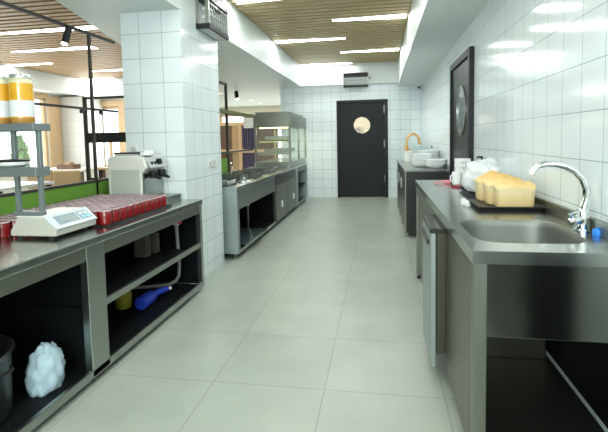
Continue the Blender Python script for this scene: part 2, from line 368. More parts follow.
# ------------------------------------------------------------------ doors
d = thing('door_1', 'black door with a round window at the far end', 'door', ((DX0 + DX1) / 2, YB - .02, 0)); d['kind'] = 'structure'; del d['category']
fr = MB().box(DX0, DX0 + .055, YB - .035, YB + .09, 0, DZ).box(DX1 - .055, DX1, YB - .035, YB + .09, 0, DZ).box(DX0 + .055, DX1 - .055, YB - .035, YB + .09, DZ - .06, DZ)
fr.build('door_frame', 'black', d, bevel=.005)
pc = (-.375, 1.535); pr = .185
def holed_panel(x0, x1, z0, z1, y0, y1, c, r, n=40):
    mb = MB(); angs = sorted(set([2 * PI * k / n for k in range(n)] + [math.atan2(z - c[1], x - c[0]) % (2 * PI) for x in (x0, x1) for z in (z0, z1)]))
    inn, out = [], []
    for a in angs:
        ca, sa = math.cos(a), math.sin(a)
        t = min([((x1 if ca > 0 else x0) - c[0]) / ca if abs(ca) > 1e-6 else 1e9, ((z1 if sa > 0 else z0) - c[1]) / sa if abs(sa) > 1e-6 else 1e9])
        inn.append((c[0] + r * ca, c[1] + r * sa)); out.append((c[0] + t * ca, c[1] + t * sa))
    k = len(angs); v = [(x, yy, z) for yy in (y0, y1) for L in (inn, out) for x, z in L]
    f = []
    for i in range(k):
        j = (i + 1) % k
        f += [(i, j, k + j, k + i), (2 * k + i, 3 * k + i, 3 * k + j, 2 * k + j), (i, 2 * k + i, 2 * k + j, j), (k + i, k + j, 3 * k + j, 3 * k + i)]
    return mb.add(v, f)
holed_panel(DX0 + .057, DX1 - .057, .012, DZ - .063, YB, YB + .045, pc, pr).build('door_leaf', 'black_door', d)
p = MB().lathe([(pr - .012, -.012), (pr + .028, -.012), (pr + .028, .0), (pr - .012, .0), (pr - .012, -.012)], (pc[0], YB, pc[1]), 40, 'y').build('porthole_ring', 'black', d, smooth=True)
MB().lathe([(0, .015), (pr, .015), (pr, .025), (0, .025)], (pc[0], YB, pc[1]), 40, 'y').build('porthole_pane', 'glass_door', p)
h = MB()
for z in (.32, 1.06, 1.78): h.tube([(DX1 - .075, YB - .012, z), (DX1 - .075, YB - .012, z + .16)], .012, 10)
h.build('hinge', 'steel', d, smooth=True)
MB().tube([(DX0 + .12, YB - .005, 1.0), (DX0 + .12, YB - .05, 1.0), (DX0 + .24, YB - .05, 1.0)], .011, 10).build('door_handle', 'steel_dark', d, smooth=True)
# passage seen through the porthole
w = MB().box(-1.9, -1.8, YB + .12, 12.2, 0, 2.95).box(.7, .8, YB + .12, 12.2, 0, 2.95).box(-1.9, .8, 12.2, 12.3, 0, 2.95)
struct('wall_passage', w, 'paint_warm', 'cream wall of the passage behind the black door')
cb = thing('passage_cabinet', 'tan cabinet seen through the porthole of the black door', 'cabinet', (-.9, 11.8, 0))
MB().box(-1.5, -.46, 11.6, 12.18, 0, 1.56).build('carcass', 'wood_tan', cb, bevel=.01)
MB().box(-1.49, -1.02, 11.58, 11.6, .05, 1.53).build('door', 'wood_brown', cb); MB().box(-.98, -.48, 11.58, 11.6, .05, 1.53).build('door', 'wood_brown', cb)
lamp_area((-.5, 10.9, 2.7), .8, .3, 26, (1, .93, .75))

d = thing('door_2', 'black door with a round pane in the right wall', 'door', (XR - .01, 4.92, 0)); d['kind'] = 'structure'; del d['category']
Y0, Y1, ZD = 4.345, 5.51, 2.085
MB().box(XR - .045, XR, Y0, Y0 + .075, 0, ZD).box(XR - .045, XR, Y1 - .06, Y1, 0, ZD).box(XR - .045, XR, Y0 + .075, Y1 - .06, ZD - .07, ZD).build('door_frame', 'black', d, bevel=.004)
MB().box(XR - .02, XR, Y0 + .08, Y1 - .065, .01, ZD - .075).build('door_leaf', 'steel_dark', d)
p = MB().lathe([(.22, -.014), (.255, -.012), (.255, .002), (.22, .002), (.22, -.014)], (XR - .02, 4.87, 1.535), 36, 'x').build('porthole_ring', 'steel', d, smooth=True)
MB().lathe([(0, -.008), (.225, -.006), (.225, .0)], (XR - .02, 4.87, 1.535), 36, 'x').build('porthole_pane', 'glass_grey', p)
h = MB()
for z in (.35, 1.15, 1.30, 1.72): h.tube([(XR - .03, Y0 + .10, z), (XR - .03, Y0 + .10, z + .12)], .010, 8)
h.build('hinge', 'steel', d, smooth=True)

# ------------------------------------------------------------------ wall fixtures
def insect_lamp(label, x0, x1, y0, y1, z0, z1, along):
    """box of two black caps, steel grille and tubes"""
    cx, cy = (x0 + x1) / 2, (y0 + y1) / 2
    t = thing('insect_lamp', label, 'insect lamp', (cx, cy, z0), 'insect lamps on the walls')
    bc_ = MB().box(x0, x1, y0, y1, z0, z0 + .045).build('bottom_cap', 'black', t, bevel=.004)
    MB().box(x0 + .02, x1 - .02, y0 + .03, y1 - .03, z0 - .003, z0).build('catch_tray', 'plastic_grey', bc_)
    MB().box(x0, x1, y0, y1, z1 - .075, z1).build('top_cap', 'black', t, bevel=.004)
    g = MB(); tb = MB()
    if along == 'y':
        MB().box(x0, x0 + .01, y0 + .01, y1 - .01, z0 + .045, z1 - .075).build('back_plate', 'zap_grid', t)
        for k in range(9): yy = y0 + .02 + (y1 - y0 - .04) * k / 8; g.box(x1 - .012, x1 - .008, yy, yy + .004, z0 + .045, z1 - .075)
        for k in range(4): zz = z0 + .07 + (z1 - z0 - .17) * k / 3; g.box(x1 - .012, x1 - .008, y0 + .02, y1 - .02, zz, zz + .004)
        MB().box(x0, x0 + .03, y0, y0 + .02, z0 + .045, z1 - .075).build('side_post', 'steel_dull', t); MB().box(x1 - .04, x1 - .005, y0, y0 + .02, z0 + .045, z1 - .075).build('side_post', 'steel_dull', t)
        MB().box(x0, x1 - .005, y1 - .02, y1, z0 + .045, z1 - .075).build('side_plate', 'plastic_white', t)
        for q in (.3, .66): tb.tube([(cx, y0 + .03, z0 + .045 + (z1 - z0 - .12) * q), (cx, y1 - .03, z0 + .045 + (z1 - z0 - .12) * q)], .013, 10)
    else:
        MB().box(x0 + .01, x1 - .01, y1 - .01, y1, z0 + .045, z1 - .075).build('back_plate', 'zap_grid', t)
        for k in range(11): xx = x0 + .02 + (x1 - x0 - .04) * k / 10; g.box(xx, xx + .004, y0 + .008, y0 + .012, z0 + .045, z1 - .075)
        for k in range(4): zz = z0 + .07 + (z1 - z0 - .17) * k / 3; g.box(x0 + .02, x1 - .02, y0 + .008, y0 + .012, zz, zz + .004)
        MB().box(x0, x0 + .02, y0 + .005, y1, z0 + .045, z1 - .075).build('side_plate', 'steel_dull', t)
        MB().box(x1 - .02, x1, y0 + .005, y1, z0 + .045, z1 - .075).build('side_plate', 'steel_dull', t)
        for q in (.3, .66): tb.tube([(x0 + .03, cy, z0 + .045 + (z1 - z0 - .12) * q), (x1 - .03, cy, z0 + .045 + (z1 - z0 - .12) * q)], .013, 10)
    g.build('grille', 'steel_dull', t); tb.build('lamp_tube', 'porcelain', t, smooth=True)
    return t
z1t = insect_lamp('black framed insect lamp high on the tiled column', -1.635, -1.50, 3.93, 4.46, 2.29, 2.62, 'y')
MB().tube([(-1.56, 4.46, 2.6), (-1.58, 4.60, 2.56), (-1.60, 4.66, 2.52), (-1.61, 4.64, 2.62), (-1.615, 4.58, 2.74), (-1.62, 4.57, 2.79)], .006, 8).build('cable', 'black_rubber', z1t, smooth=True)
z2t = insect_lamp('black framed insect lamp on the bulkhead above the black door', -.735, -.235, 9.36, 9.49, 2.31, 2.60, 'x')
MB().lathe([(0, -.015), (.014, -.012), (.014, .012), (0, .015)], (-.20, 9.44, 2.49), 12, 'x').build('switch', 'black', z2t, smooth=True)
t = thing('security_camera', 'small white dome camera in the corner under the right soffit', 'camera', (.80, 9.55, 2.325))
MB().lathe([(.06, 0), (.06, -.02), (.05, -.03), (0, -.03)], (.80, 9.55, 2.325), 20).build('mount', 'plastic_white', t, smooth=True)
MB().lathe([(0, -.085), (.03, -.075), (.043, -.05), (.043, -.03), (0, -.028)], (.80, 9.55, 2.325), 20).build('dome', 'plastic_grey', t, smooth=True)
MB().lathe([(0, -.012), (.022, -.01), (.022, .01), (0, .012)], (.785, 9.51, 2.268), 14, 'y').build('lens', 'black', t, smooth=True)
def socket(label, loc, face):
    t = thing('wall_socket', label, 'socket', loc); x, y, z = loc
    if face == 'x':
        MB().box(x, x + .010, y - .10, y + .10, z - .038, z + .038).build('plate', 'plastic_white', t, bevel=.004)
        for k in (-.05, .05): MB().lathe([(.024, .010), (.024, .014), (.018, .012), (0, .011)], (x, y + k, z), 16, 'x').build('outlet', 'plastic_grey', t, smooth=True)
    else:
        MB().box(x - .035, x + .035, y - .01, y, z - .05, z + .05).build('plate', 'plastic_white', t, bevel=.004)
        MB().lathe([(0, -.013), (.018, -.014), (.024, -.010), (.024, -.008)], (x, y, z), 16, 'y').build('outlet', 'plastic_grey', t, smooth=True)
socket('double white socket on the side of the tiled column', (CX1, 4.19, 1.055), 'x')
socket('single white socket on the column above the coffee machine', (-2.10, CY0, 1.215), 'y')

# ------------------------------------------------------------------ left work counter
XF, XK, ZT = -1.49, -2.2, .785
t = thing('work_counter', 'long steel work counter with open shelves under rows of red jars', 'counter', (-1.85, 1.8, 0))
YA, YZ = -.3, 3.595
MB().box(XK, XF, YA, YZ, ZT - .042, ZT).build('worktop', 'steel_top', t, bevel=.006)
MB().box(XF - .03, XF - .012, YA + .02, YZ - .04, ZT - .115, ZT - .042).build('apron', 'steel_dull', t)
for (a, b) in ((2.065, 2.215), (3.553, 3.59), (-.28, -.2)):
    MB().box(XF - .05, XF - .006, a, b, .045, ZT - .042).build('leg', 'steel', t, bevel=.003)
    MB().box(XK + .01, XK + .05, a, b, .045, ZT - .042).build('leg', 'steel_dull', t)
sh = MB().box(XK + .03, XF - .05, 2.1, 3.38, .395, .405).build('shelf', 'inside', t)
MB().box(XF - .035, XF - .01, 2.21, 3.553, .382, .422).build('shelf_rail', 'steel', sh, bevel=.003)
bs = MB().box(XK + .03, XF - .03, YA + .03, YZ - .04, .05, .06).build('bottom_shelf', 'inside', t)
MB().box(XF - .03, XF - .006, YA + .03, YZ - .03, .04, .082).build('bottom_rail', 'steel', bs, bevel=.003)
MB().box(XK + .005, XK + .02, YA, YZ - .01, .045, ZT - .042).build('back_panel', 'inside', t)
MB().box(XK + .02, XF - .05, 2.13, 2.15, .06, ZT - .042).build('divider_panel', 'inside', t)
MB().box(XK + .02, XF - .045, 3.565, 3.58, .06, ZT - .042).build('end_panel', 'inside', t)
for yy in (-.2, 1.2, 2.14, 3.44):
    MB().lathe([(.022, 0), (.022, .02), (.015, .022), (.015, .046)], (XF - .09, yy, 0), 14).build('foot', 'black_rubber', t, smooth=True)
# things in the open bays
t = thing('drain_pipe', 'bent grey drain pipe under the far end of the left counter', 'pipe', (-1.66, 3.46, .06))
MB().tube([(-1.66, 3.44, .735), (-1.66, 3.44, .55), (-1.66, 3.45, .42), (-1.66, 3.46, .24), (-1.665, 3.46, .16), (-1.69, 3.45, .115), (-1.74, 3.42, .09), (-1.85, 3.38, .085), (-2.0, 3.33, .085)], .0145, 12).build('pipe', 'hose', t, smooth=True)
MB().lathe([(.026, .59), (.03, .60), (.03, .70), (.026, .71)], (-1.66, 3.44, 0), 14).build('valve_body', 'plastic_grey', t, smooth=True)
MB().lathe([(0, .03), (.02, .028), (.022, .0)], (-1.64, 3.425, .625), 12, 'x').build('valve_knob', 'red', t, smooth=True)
for i, (x, yy, w_, h_, lb) in enumerate(((-1.80, 3.14, .075, .155, 'plain cardboard carton on the dim counter shelf, left of two'), (-1.79, 3.27, .06, .15, 'plain cardboard carton on the dim counter shelf, nearer the drain pipe'))):
    t = thing('carton', lb, 'box', (x, yy, .405), 'cartons on the counter shelf')
    MB().box(x - .05, x + .05, yy - w_ / 2, yy + w_ / 2, .405, .405 + h_).build('body', 'cardboard', t, bevel=.003)
    MB().box(x - .05, x + .05, yy - w_ / 2 + .002, yy - .002, .405 + h_, .41 + h_).build('flap', 'cardboard', t)
def bottle(name, label, cat, base, r, h, m_, cap, group=None):
    t = thing(name, label, cat, base, group)
    MB().lathe([(r * .9, 0), (r, .01), (r, h * .62), (r * .75, h * .75), (r * .35, h * .84), (r * .33, h * .88)], base, 18).build('body', m_, t, smooth=True)
    MB().lathe([(r * .4, h * .87), (r * .4, h), (0, h)], base, 14).build('cap', cap, t, smooth=True)
    return t
bottle('bottle', 'yellow bottle in the lower bay of the left counter', 'bottle', (-1.88, 2.98, .06), .06, .17, 'yellow', 'yellow')
t = thing('spray_bottle', 'blue spray bottle lying in the lower bay of the left counter', 'bottle', (-1.72, 3.06, .06))
MB().lathe([(0, -.1), (.045, -.098), (.05, -.08), (.05, .06), (.03, .09), (.018, .12), (.018, .13)], (-1.72, 3.03, .11), 16, 'y').build('body', 'blue', t, smooth=True)
MB().tube([(-1.72, 3.15, .11), (-1.70, 3.20, .115), (-1.66, 3.25, .12)], [.03, .025, .018], 10).build('spray_head', 'blue', t, smooth=True)
MB().tube([(-1.66, 3.25, .12), (-1.645, 3.27, .12)], .014, 10).build('nozzle', 'plastic_white', t, smooth=True)
t = thing('stock_pot', 'dark round vessel in the shadow of the nearer counter bay', 'pot', (-1.86, 1.58, .06))
MB().lathe([(.20, 0), (.24, .02), (.25, .28), (.265, .30), (.255, .31), (.235, .29), (.225, .03), (0, .025)], (-1.86, 1.58, .06), 36).build('body', 'steel_dark', t, smooth=True)
MB().tube([(-1.60, 1.50, .31), (-1.575, 1.52, .31), (-1.575, 1.64, .31), (-1.60, 1.66, .31)], .008, 8).build('handle', 'steel_dark', t, smooth=True)
def cloth_lump(name, m_, label, cat, c, size, seed, group=None, sharp=.35, freq=3., flat=True, n=28):
    mb = MB(); vs = []; fs = []
    for i in range(n + 1):
        th = PI * i / n
        for k in range(2 * n):
            ph = PI * k / n
            dvec = Vector((math.sin(th) * math.cos(ph), math.sin(th) * math.sin(ph), math.cos(th)))
            q = 1 + sharp * (abs(noise.noise(dvec * freq + Vector((seed, 0, 0)))) - .25) + .12 * noise.noise(dvec * freq * 3 + Vector((0, seed, 0)))
            p = dvec * q
            z = p.z
            if flat: z = max(z, -.45)
            vs.append((c[0] + p.x * size[0], c[1] + p.y * size[1], c[2] + (z + .45) * size[2]))
    for i in range(n):
        for k in range(2 * n): fs.append((i * 2 * n + k, i * 2 * n + (k + 1) % (2 * n), (i + 1) * 2 * n + (k + 1) % (2 * n), (i + 1) * 2 * n + k))
    mb.add(vs, fs)
    o = mb.build(name, m_, None, base=c); 
    for p in o.data.polygons: p.use_smooth = True
    return tag(o, label, cat, group)
cloth_lump('cleaning_cloth', 'pale_blue', 'pale blue crumpled cloth in the nearer counter bay', 'cloth', (-1.66, 1.93, .06), (.075, .10, .15), 2., None, .28, 2.0)

# ------------------------------------------------------------------ scale, rack and amber jars
SX0, SX1, SY0, SY1 = -1.905, -1.625, 2.03, 2.36
t = thing('kitchen_scale', 'pale counter scale with a sloping keypad and small display', 'scale', (-1.76, 2.2, ZT))
z0, z1 = ZT + .018, ZT + .115
pr_ = [(SX0, SY0, z0), (SX1 - .015, SY0, z0), (SX1 - .01, SY0, z0 + .03), (SX1 - .085, SY0, z1), (SX0 + .045, SY0, z1), (SX0, SY0, z0 + .025)]
MB().extrude(pr_, (0, SY1 - SY0, 0)).build('body', 'scale_body', t, bevel=.006)
# sloping console on the aisle side
n0 = Vector((SX1 - .009, 0, z0 + .031)); n1 = Vector((SX1 - .084, 0, z1 + .001)); sl = n1 - n0; nn = Vector((-sl.z, 0, sl.x)).normalized()
if nn.x < 0: nn = -nn
def on_slope(u0, u1, v0, v1, lift, th):
    pts = []
    for u, v in ((u0, v0), (u0, v1), (u1, v1), (u1, v0)):
        b = n0 + sl * u; pts.append((b.x + nn.x * lift, SY0 + (SY1 - SY0) * v, b.z + nn.z * lift))
    return MB().extrude(pts, nn * th)
con = on_slope(.0, 1.0, .0, 1.0, 0, .012).build('console', 'scale_panel', t, bevel=.003)
on_slope(.22, .80, .12, .62, .012, .002).build('display_frame', 'lcd_frame', con)
on_slope(.36, .68, .19, .55, .014, .0015).build('display', 'lcd', con)
on_slope(.22, .80, .66, .92, .012, .002).build('keypad', 'lcd_frame', con)
for u in (.34, .60):
    for v in (.71, .83): on_slope(u - .08, u + .10, v - .03, v + .055, .014, .002).build('key', 'button' if u < .5 else 'scale_panel', con)
MB().box(SX0 + .03, SX1 - .10, SY0 + .01, SY1 - .01, z1, z1 + .006).build('weighing_pan', 'plastic_white', t, bevel=.003)
for x in (SX0 + .035, SX1 - .06):
    for yy in (SY0 + .03, SY1 - .04): MB().lathe([(.018, 0), (.018, .02)], (x, yy, ZT), 12).build('foot', 'black_rubber', t, smooth=True)
zp = z1 + .006
RY = 2.08
t = thing('tabletop_rack', 'grey two tier rack standing on the scale, holding amber jars', 'rack', (-1.82, RY, zp))
MB().box(-1.905 + .005, -1.735, RY - .03, RY + .012, zp, zp + .022).build('foot_bar', 'rack_grey', t, bevel=.003)
for x in (-1.888, -1.750): MB().bar((x, RY, zp + .02), (x, RY, 1.118), .022).build('post', 'rack_grey', t, bevel=.002)
for x in (-1.893, -1.746): MB().bar((x, RY, 1.158), (x, RY, 1.35), .022).build('post', 'rack_grey', t, bevel=.002)
MB().box(-2.15, -1.737, RY - .045, RY + .06, 1.112, 1.160).build('lower_shelf', 'rack_grey', t, bevel=.003)
MB().box(-2.15, -1.728, RY - .055, RY + .07, 1.347, 1.386).build('upper_shelf', 'rack_grey', t, bevel=.003)
def big_jar(label, c, r, h, jm):
    t = thing('preserve_jar', label, 'jar', c, 'amber jars on the rack')
    MB().lathe([(r * .9, 0), (r, .008), (r, .03)], c, 28).build('base', 'jar_base', t, smooth=True)
    MB().lathe([(r, .03), (r, h * .80)], c, 28).build('preserve', jm, t, smooth=True)
    MB().lathe([(r, h * .80), (r * .98, h * .85), (r * .90, h * .89), (r * .82, h * .905)], c, 28).build('glass_shoulder', 'jar_glass', t, smooth=True)
    MB().lathe([(r * 1.012, .035), (r * 1.012, h * .46)], c, 28).build('label', 'label', t, smooth=True)
    MB().lathe([(r * .84, h * .90), (r * .93, h * .905), (r * .93, h * .96), (r * .88, h * .985), (r * .4, h), (0, h)], c, 28).build('lid', 'jar_lid', t, smooth=True)
big_jar('amber preserve jar with white label at the open end of the rack', (-1.838, RY + .008, 1.386), .056, .258, 'yellow_jam')
big_jar('amber preserve jar with white label cut by the left picture edge', (-1.962, RY + .002, 1.386), .056, .258, 'yellow_jam')
big_jar('orange preserve jar at the far left end of the rack', (-2.082, RY + .012, 1.386), .05, .24, 'orange_jam')
t = thing('shallow_dish', 'pale shallow dish with a black rim on the lower rack shelf', 'dish', (-1.93, RY + .02, 1.16))
MB().lathe([(.05, 0), (.075, .012), (.08, .03)], (-1.93, RY + .02, 1.16), 28).build('bowl', 'plastic_white', t, smooth=True)
MB().lathe([(.08, .028), (.082, .036), (.06, .042), (0, .042)], (-1.93, RY + .02, 1.16), 28).build('rim', 'black', t, smooth=True)

# ------------------------------------------------------------------ red jars
t = thing('jar_tray', 'thin dark tray carrying the rows of red jars', 'tray', (-1.86, 2.8, ZT))
MB().box(-2.17, -1.565, 2.375, 3.175, ZT, ZT + .008).build('base', 'baking', t)
MB().box(-1.573, -1.565, 2.375, 3.175, ZT + .008, ZT + .016).box(-2.165, -1.573, 3.167, 3.175, ZT + .008, ZT + .016).build('rim', 'baking', t)
JR, JH = .0355, .088
def jar_proto(c):
    t = thing('red_jar', 'x', 'jar', c)
    MB().lathe([(JR * .86, 0), (JR * .96, .004), (JR, .014), (JR, JH * .84), (JR * .95, JH * .90)], c, 18).build('glass_body', 'red_jam', t, smooth=True)
    l = MB().lathe([(JR * .95, JH * .89), (JR * 1.03, JH * .90), (JR * 1.03, JH * .985), (JR * .94, JH), (JR * .80, JH)], c, 18).build('lid', 'jam_lid', t, smooth=True)
    MB().lathe([(JR * .80, JH), (JR * .76, JH * .965), (0, JH * .96)], c, 18).build('lid_centre', 'jam_lid_top', l, smooth=True)
    return t
spots = []
for k in range(10):
    for i in range(8):
        spots.append((-1.618 - i * .0735, 2.425 + k * .0775, ZT + .008, i))
for k in range(9):                       # behind the scale, towards the viewer
    for i in range(3):
        spots.append((-1.985 - i * .0735, 1.68 + k * .0775, ZT, 8 + i))
proto = None
for (x, yy, z, i) in spots:
    x += random.uniform(-.002, .002); yy += random.uniform(-.002, .002)
    if i == 0: lb, g = 'red jar with pinkish clear lid in the row along the aisle edge of the tray', 'red jars along the aisle edge'
    elif i < 8: lb, g = 'red jar with pinkish clear lid massed in the inner rows of the tray', 'red jars in the inner rows'
    else: lb, g = 'red jar with pinkish clear lid standing behind the scale', 'red jars behind the scale'
    if proto is None: proto = o = jar_proto((x, yy, z)); tag(o, lb, None, g)
    else: o = dup(proto, (x, yy, z), lb, g)

# ------------------------------------------------------------------ coffee machine
mx0, mx1, my0, my1 = -2.125, -1.835, 3.24, 3.56
t = thing('coffee_machine', 'pale countertop coffee machine between red jars and column', 'coffee machine', (-1.95, 3.4, ZT))
MB().extrude([(mx0, my0, ZT + .015), (mx1, my0, ZT + .015), (mx1, my0, 1.03), (mx1 + .045, my0, 1.075), (mx1 + .02, my0, 1.15), (mx1 - .03, my0, 1.172), (mx0 + .02, my0, 1.172), (mx0, my0, 1.15)], (0, my1 - my0, 0)).build('casing', 'machine_cream', t, bevel=.012)
MB().box(mx0 + .03, mx1 - .015, my0 - .004, my0 + .004, .83, 1.065).build('side_panel', 'machine_inset', t, bevel=.003)
MB().box(mx1 - .005, -1.66, my0 + .01, my1 - .01, ZT, ZT + .055).build('drip_tray', 'steel', t, bevel=.004)
cp = MB().extrude([(mx1 + .018, my0 + .02, 1.152), (mx1 + .066, my0 + .02, 1.07), (mx1 + .074, my0 + .02, 1.075), (mx1 + .028, my0 + .02, 1.157)], (0, my1 - my0 - .04, 0)).build('control_panel', 'plastic_grey', t)
for k in range(4): MB().box(mx1 + .045, mx1 + .062, my0 + .05 + k * .05, my0 + .075 + k * .05, 1.10, 1.122).build('button', 'black', cp)
MB().box(mx1 - .01, mx1 + .01, my0 + .01, my1 - .01, ZT + .05, 1.03).build('front_panel', 'steel', t)
for yy in (my0 + .09, my1 - .09):
    g = MB().lathe([(.03, 0), (.034, .02), (.034, .05), (.028, .06)], (mx1 + .05, yy, .99), 16).build('group_head', 'black', t, smooth=True)
    MB().tube([(mx1 + .06, yy, 1.0), (mx1 + .09, yy, .995), (mx1 + .115, yy, .985)], [.012, .014, .010], 10).build('portafilter_handle', 'black', g, smooth=True)
MB().lathe([(.022, 0), (.024, .03), (0, .034)], (mx1 + .05, my0 + .16, 1.12), 14, 'x').build('knob', 'black', t, smooth=True)
for x in (mx0 + .04, mx1 - .04):
    for yy in (my0 + .04, my1 - .04): MB().lathe([(.018, 0), (.018, .018)], (x, yy, ZT), 10).build('foot', 'black_rubber', t, smooth=True)
t = thing('serving_tray', 'dark flat tray lying on top of the coffee machine', 'tray', (-1.99, 3.37, 1.172))
MB().box(-2.08, -1.90, 3.27, 3.46, 1.172, 1.186).build('base', 'plastic_grey', t, bevel=.003)
MB().box(-2.085, -1.895, 3.265, 3.465, 1.186, 1.198).build('rim', 'baking', t, bevel=.003)
cloth_lump('folded_cloth', 'porcelain', 'white crumpled cloth on the front of the coffee machine', 'cloth', (-1.84, 3.35, 1.170), (.05, .07, .028), 5.)

# ------------------------------------------------------------------ black partition beside the counter
PX = -2.235
t = thing('metal_partition', 'black metal frame with a green lower panel behind the left counter', 'partition', (PX, 2.0, 0))
MB().box(PX - .01, PX + .01, -.3, 3.59, 2.118, 2.14).build('top_rail', 'rail', t)
MB().box(PX - .008, PX + .008, -.3, 3.59, 1.535, 1.552).build('middle_rail', 'rail', t)
MB().box(PX - .015, PX + .015, -.3, 3.59, .968, .985).build('lower_rail', 'rail', t)
for yy in (3.25, .6): MB().box(PX - .008, PX + .008, yy - .012, yy + .012, 0, 2.14).build('post', 'rail', t)
MB().box(PX - .008, PX + .008, -.3, 3.59, .10, .965).build('green_panel', 'green_panel', t)
for yy in (3.12, 3.36): MB().box(PX - .012, PX + .012, yy - .012, yy + .012, 1.505, 1.535).build('clip', 'rail', t)
def spot(label, top, bot, r, hang):
    t = thing('spotlight', label, 'spotlight', hang)
    MB().tube([hang, top], .008, 8).build('stem', 'rail', t, smooth=True)
    MB().tube([top, Vector(top).lerp(Vector(bot), .93)], r, 18).build('housing', 'black', t, smooth=True)
    MB().tube([Vector(top).lerp(Vector(bot), .93), bot], r * .9, 18).build('lens', 'glow_small', t, smooth=True)
spot('black cylinder spotlight tilted on the top rail of the left partition', (PX + .03, 2.985, 2.11), (PX + .015, 2.945, 1.985), .024, (PX, 2.98, 2.14))
spot('small black spotlight hanging from the soffit beyond the column', (-3.09, 9.55, 2.33), (-3.06, 9.50, 2.16), .045, (-3.10, 9.57, ZB))
# second frame, standing across the dining room
t = thing('slatted_divider', 'dark frame with a slatted band, standing beyond the partition', 'divider', (-3.0, 4.6, 0))
for x in (-3.255, -2.4): MB().box(x - .014, x + .014, 4.58, 4.62, 0, 1.79).build('post', 'rail', t)
MB().box(-3.27, -2.4, 4.59, 4.61, 1.765, 1.79).build('top_rail', 'rail', t)
MB().box(-3.24, -2.42, 4.597, 4.603, 1.282, 1.39).build('band_backing', 'steel_dark', t)
b = MB()
for k in range(4): b.box(-3.245, -2.425, 4.585, 4.615, 1.28 + k * .028, 1.304 + k * .028)
b.build('slat_band', 'steel_dark', t)
MB().box(-3.245, -2.425, 4.59, 4.61, .86, .885).build('low_rail', 'rail', t)
# third frame between the column and the display case
PX2 = -2.18
t = thing('metal_partition', 'black metal frame between the column and the display case', 'partition', (PX2, 6.0, 0))
MB().box(PX2 - .015, PX2 + .015, 4.48, 6.28, 2.06, 2.095).build('top_rail', 'rail', t)
MB().box(PX2 - .016, PX2 + .016, 6.24, 6.28, 0, 2.06).build('post', 'rail', t)
MB().box(PX2 - .015, PX2 + .015, 4.48, 7.53, 1.09, 1.115).build('lower_rail', 'rail', t)
MB().box(PX2 - .05, PX2 + .05, 4.9, 7.53, 1.655, 1.705).build('lit_rail', 'green_rail', t)
MB().box(PX2 - .01, PX2 + .01, 4.48, 6.20, .10, 1.02).build('green_panel', 'green_panel', t)

# ------------------------------------------------------------------ dining room furniture
def dining_table(label, c, lx_, ly, top, m_top, m_leg):
    t = thing('dining_table', label, 'table', c, 'dining tables'); x, y, _ = c
    MB().box(x - lx_ / 2, x + lx_ / 2, y - ly / 2, y + ly / 2, top - .04, top).build('tabletop', m_top, t, bevel=.005)
    for sx in (-1, 1):
        for sy in (-1, 1): MB().box(x + sx * (lx_ / 2 - .06) - .025, x + sx * (lx_ / 2 - .06) + .025, y + sy * (ly / 2 - .06) - .025, y + sy * (ly / 2 - .06) + .025, 0, top - .04).build('leg', m_leg, t)
dining_table('long white dining table behind the scale rack', (-5.3, 5.2, 0), 1.5, .95, .75, 'porcelain', 'black')
dining_table('pale dining table in front of the tiled pillar', (-6.1, 8.0, 0), 1.2, .8, .78, 'paint_warm', 'wood_brown')
dining_table('wooden dining table seen under the slatted divider', (-4.95, 8.2, 0), .9, .7, .80, 'wood_tan', 'black')
def chair(label, c, face):
    t = thing('dining_chair', label, 'chair', c, 'dining chairs'); x, y, _ = c
    MB().box(x - .22, x + .22, y - .22, y + .22, .43, .48).build('seat', 'wood_tan', t, bevel=.01)
    MB().box(x - .22, x + .22, y + face * .20 - .02, y + face * .20 + .02, .5, .86).build('backrest', 'wood_tan', t, bevel=.01)
    for sx in (-1, 1):
        for sy in (-1, 1): MB().box(x + sx * .19 - .018, x + sx * .19 + .018, y + sy * .19 - .018, y + sy * .19 + .018, 0, .86 if sy == face else .43).build('leg', 'wood_brown', t)
chair('brown wooden chair left of the tiled pillar foot', (-5.35, 6.55, 0), -1)
chair('brown wooden chair right of the first, by the pale table', (-4.72, 6.35, 0), -1)
chair('wooden chair glimpsed below the slatted divider', (-4.3, 6.9, 0), 1)
t = thing('storage_box', 'small dark open box standing on the pale dining table', 'box', (-5.98, 7.85, .78))
MB().box(-6.16, -5.8, 7.75, 7.97, .78, .80).box(-6.16, -6.14, 7.75, 7.97, .80, .87).box(-5.82, -5.8, 7.75, 7.97, .80, .87).box(-6.14, -5.82, 7.75, 7.77, .80, .87).box(-6.14, -5.82, 7.95, 7.97, .80, .87).build('tray', 'wood_brown', t)
MB().box(-6.05, -5.9, 7.80, 7.92, .80, .91).build('contents', 'wood_tan', t)
t = thing('wooden_stool', 'orange wooden stool behind the green panel beyond the column', 'stool', (-3.12, 7.9, 0))
MB().lathe([(.19, .82), (.20, .83), (.20, .86), (.18, .87), (0, .87)], (-3.12, 7.9, 0), 24).build('seat', 'wood_peach', t, smooth=True)
for k in range(4):
    a = PI / 4 + k * PI / 2
    MB().tube([(-3.12 + .22 * math.cos(a), 7.9 + .22 * math.sin(a), 0), (-3.12 + .13 * math.cos(a), 7.9 + .13 * math.sin(a), .83)], .02, 8).build('leg', 'wood_tan', t, smooth=True)
MB().box(-3.30, -2.94, 8.05, 8.08, .87, 1.2).build('backrest', 'wood_peach', t, bevel=.01)
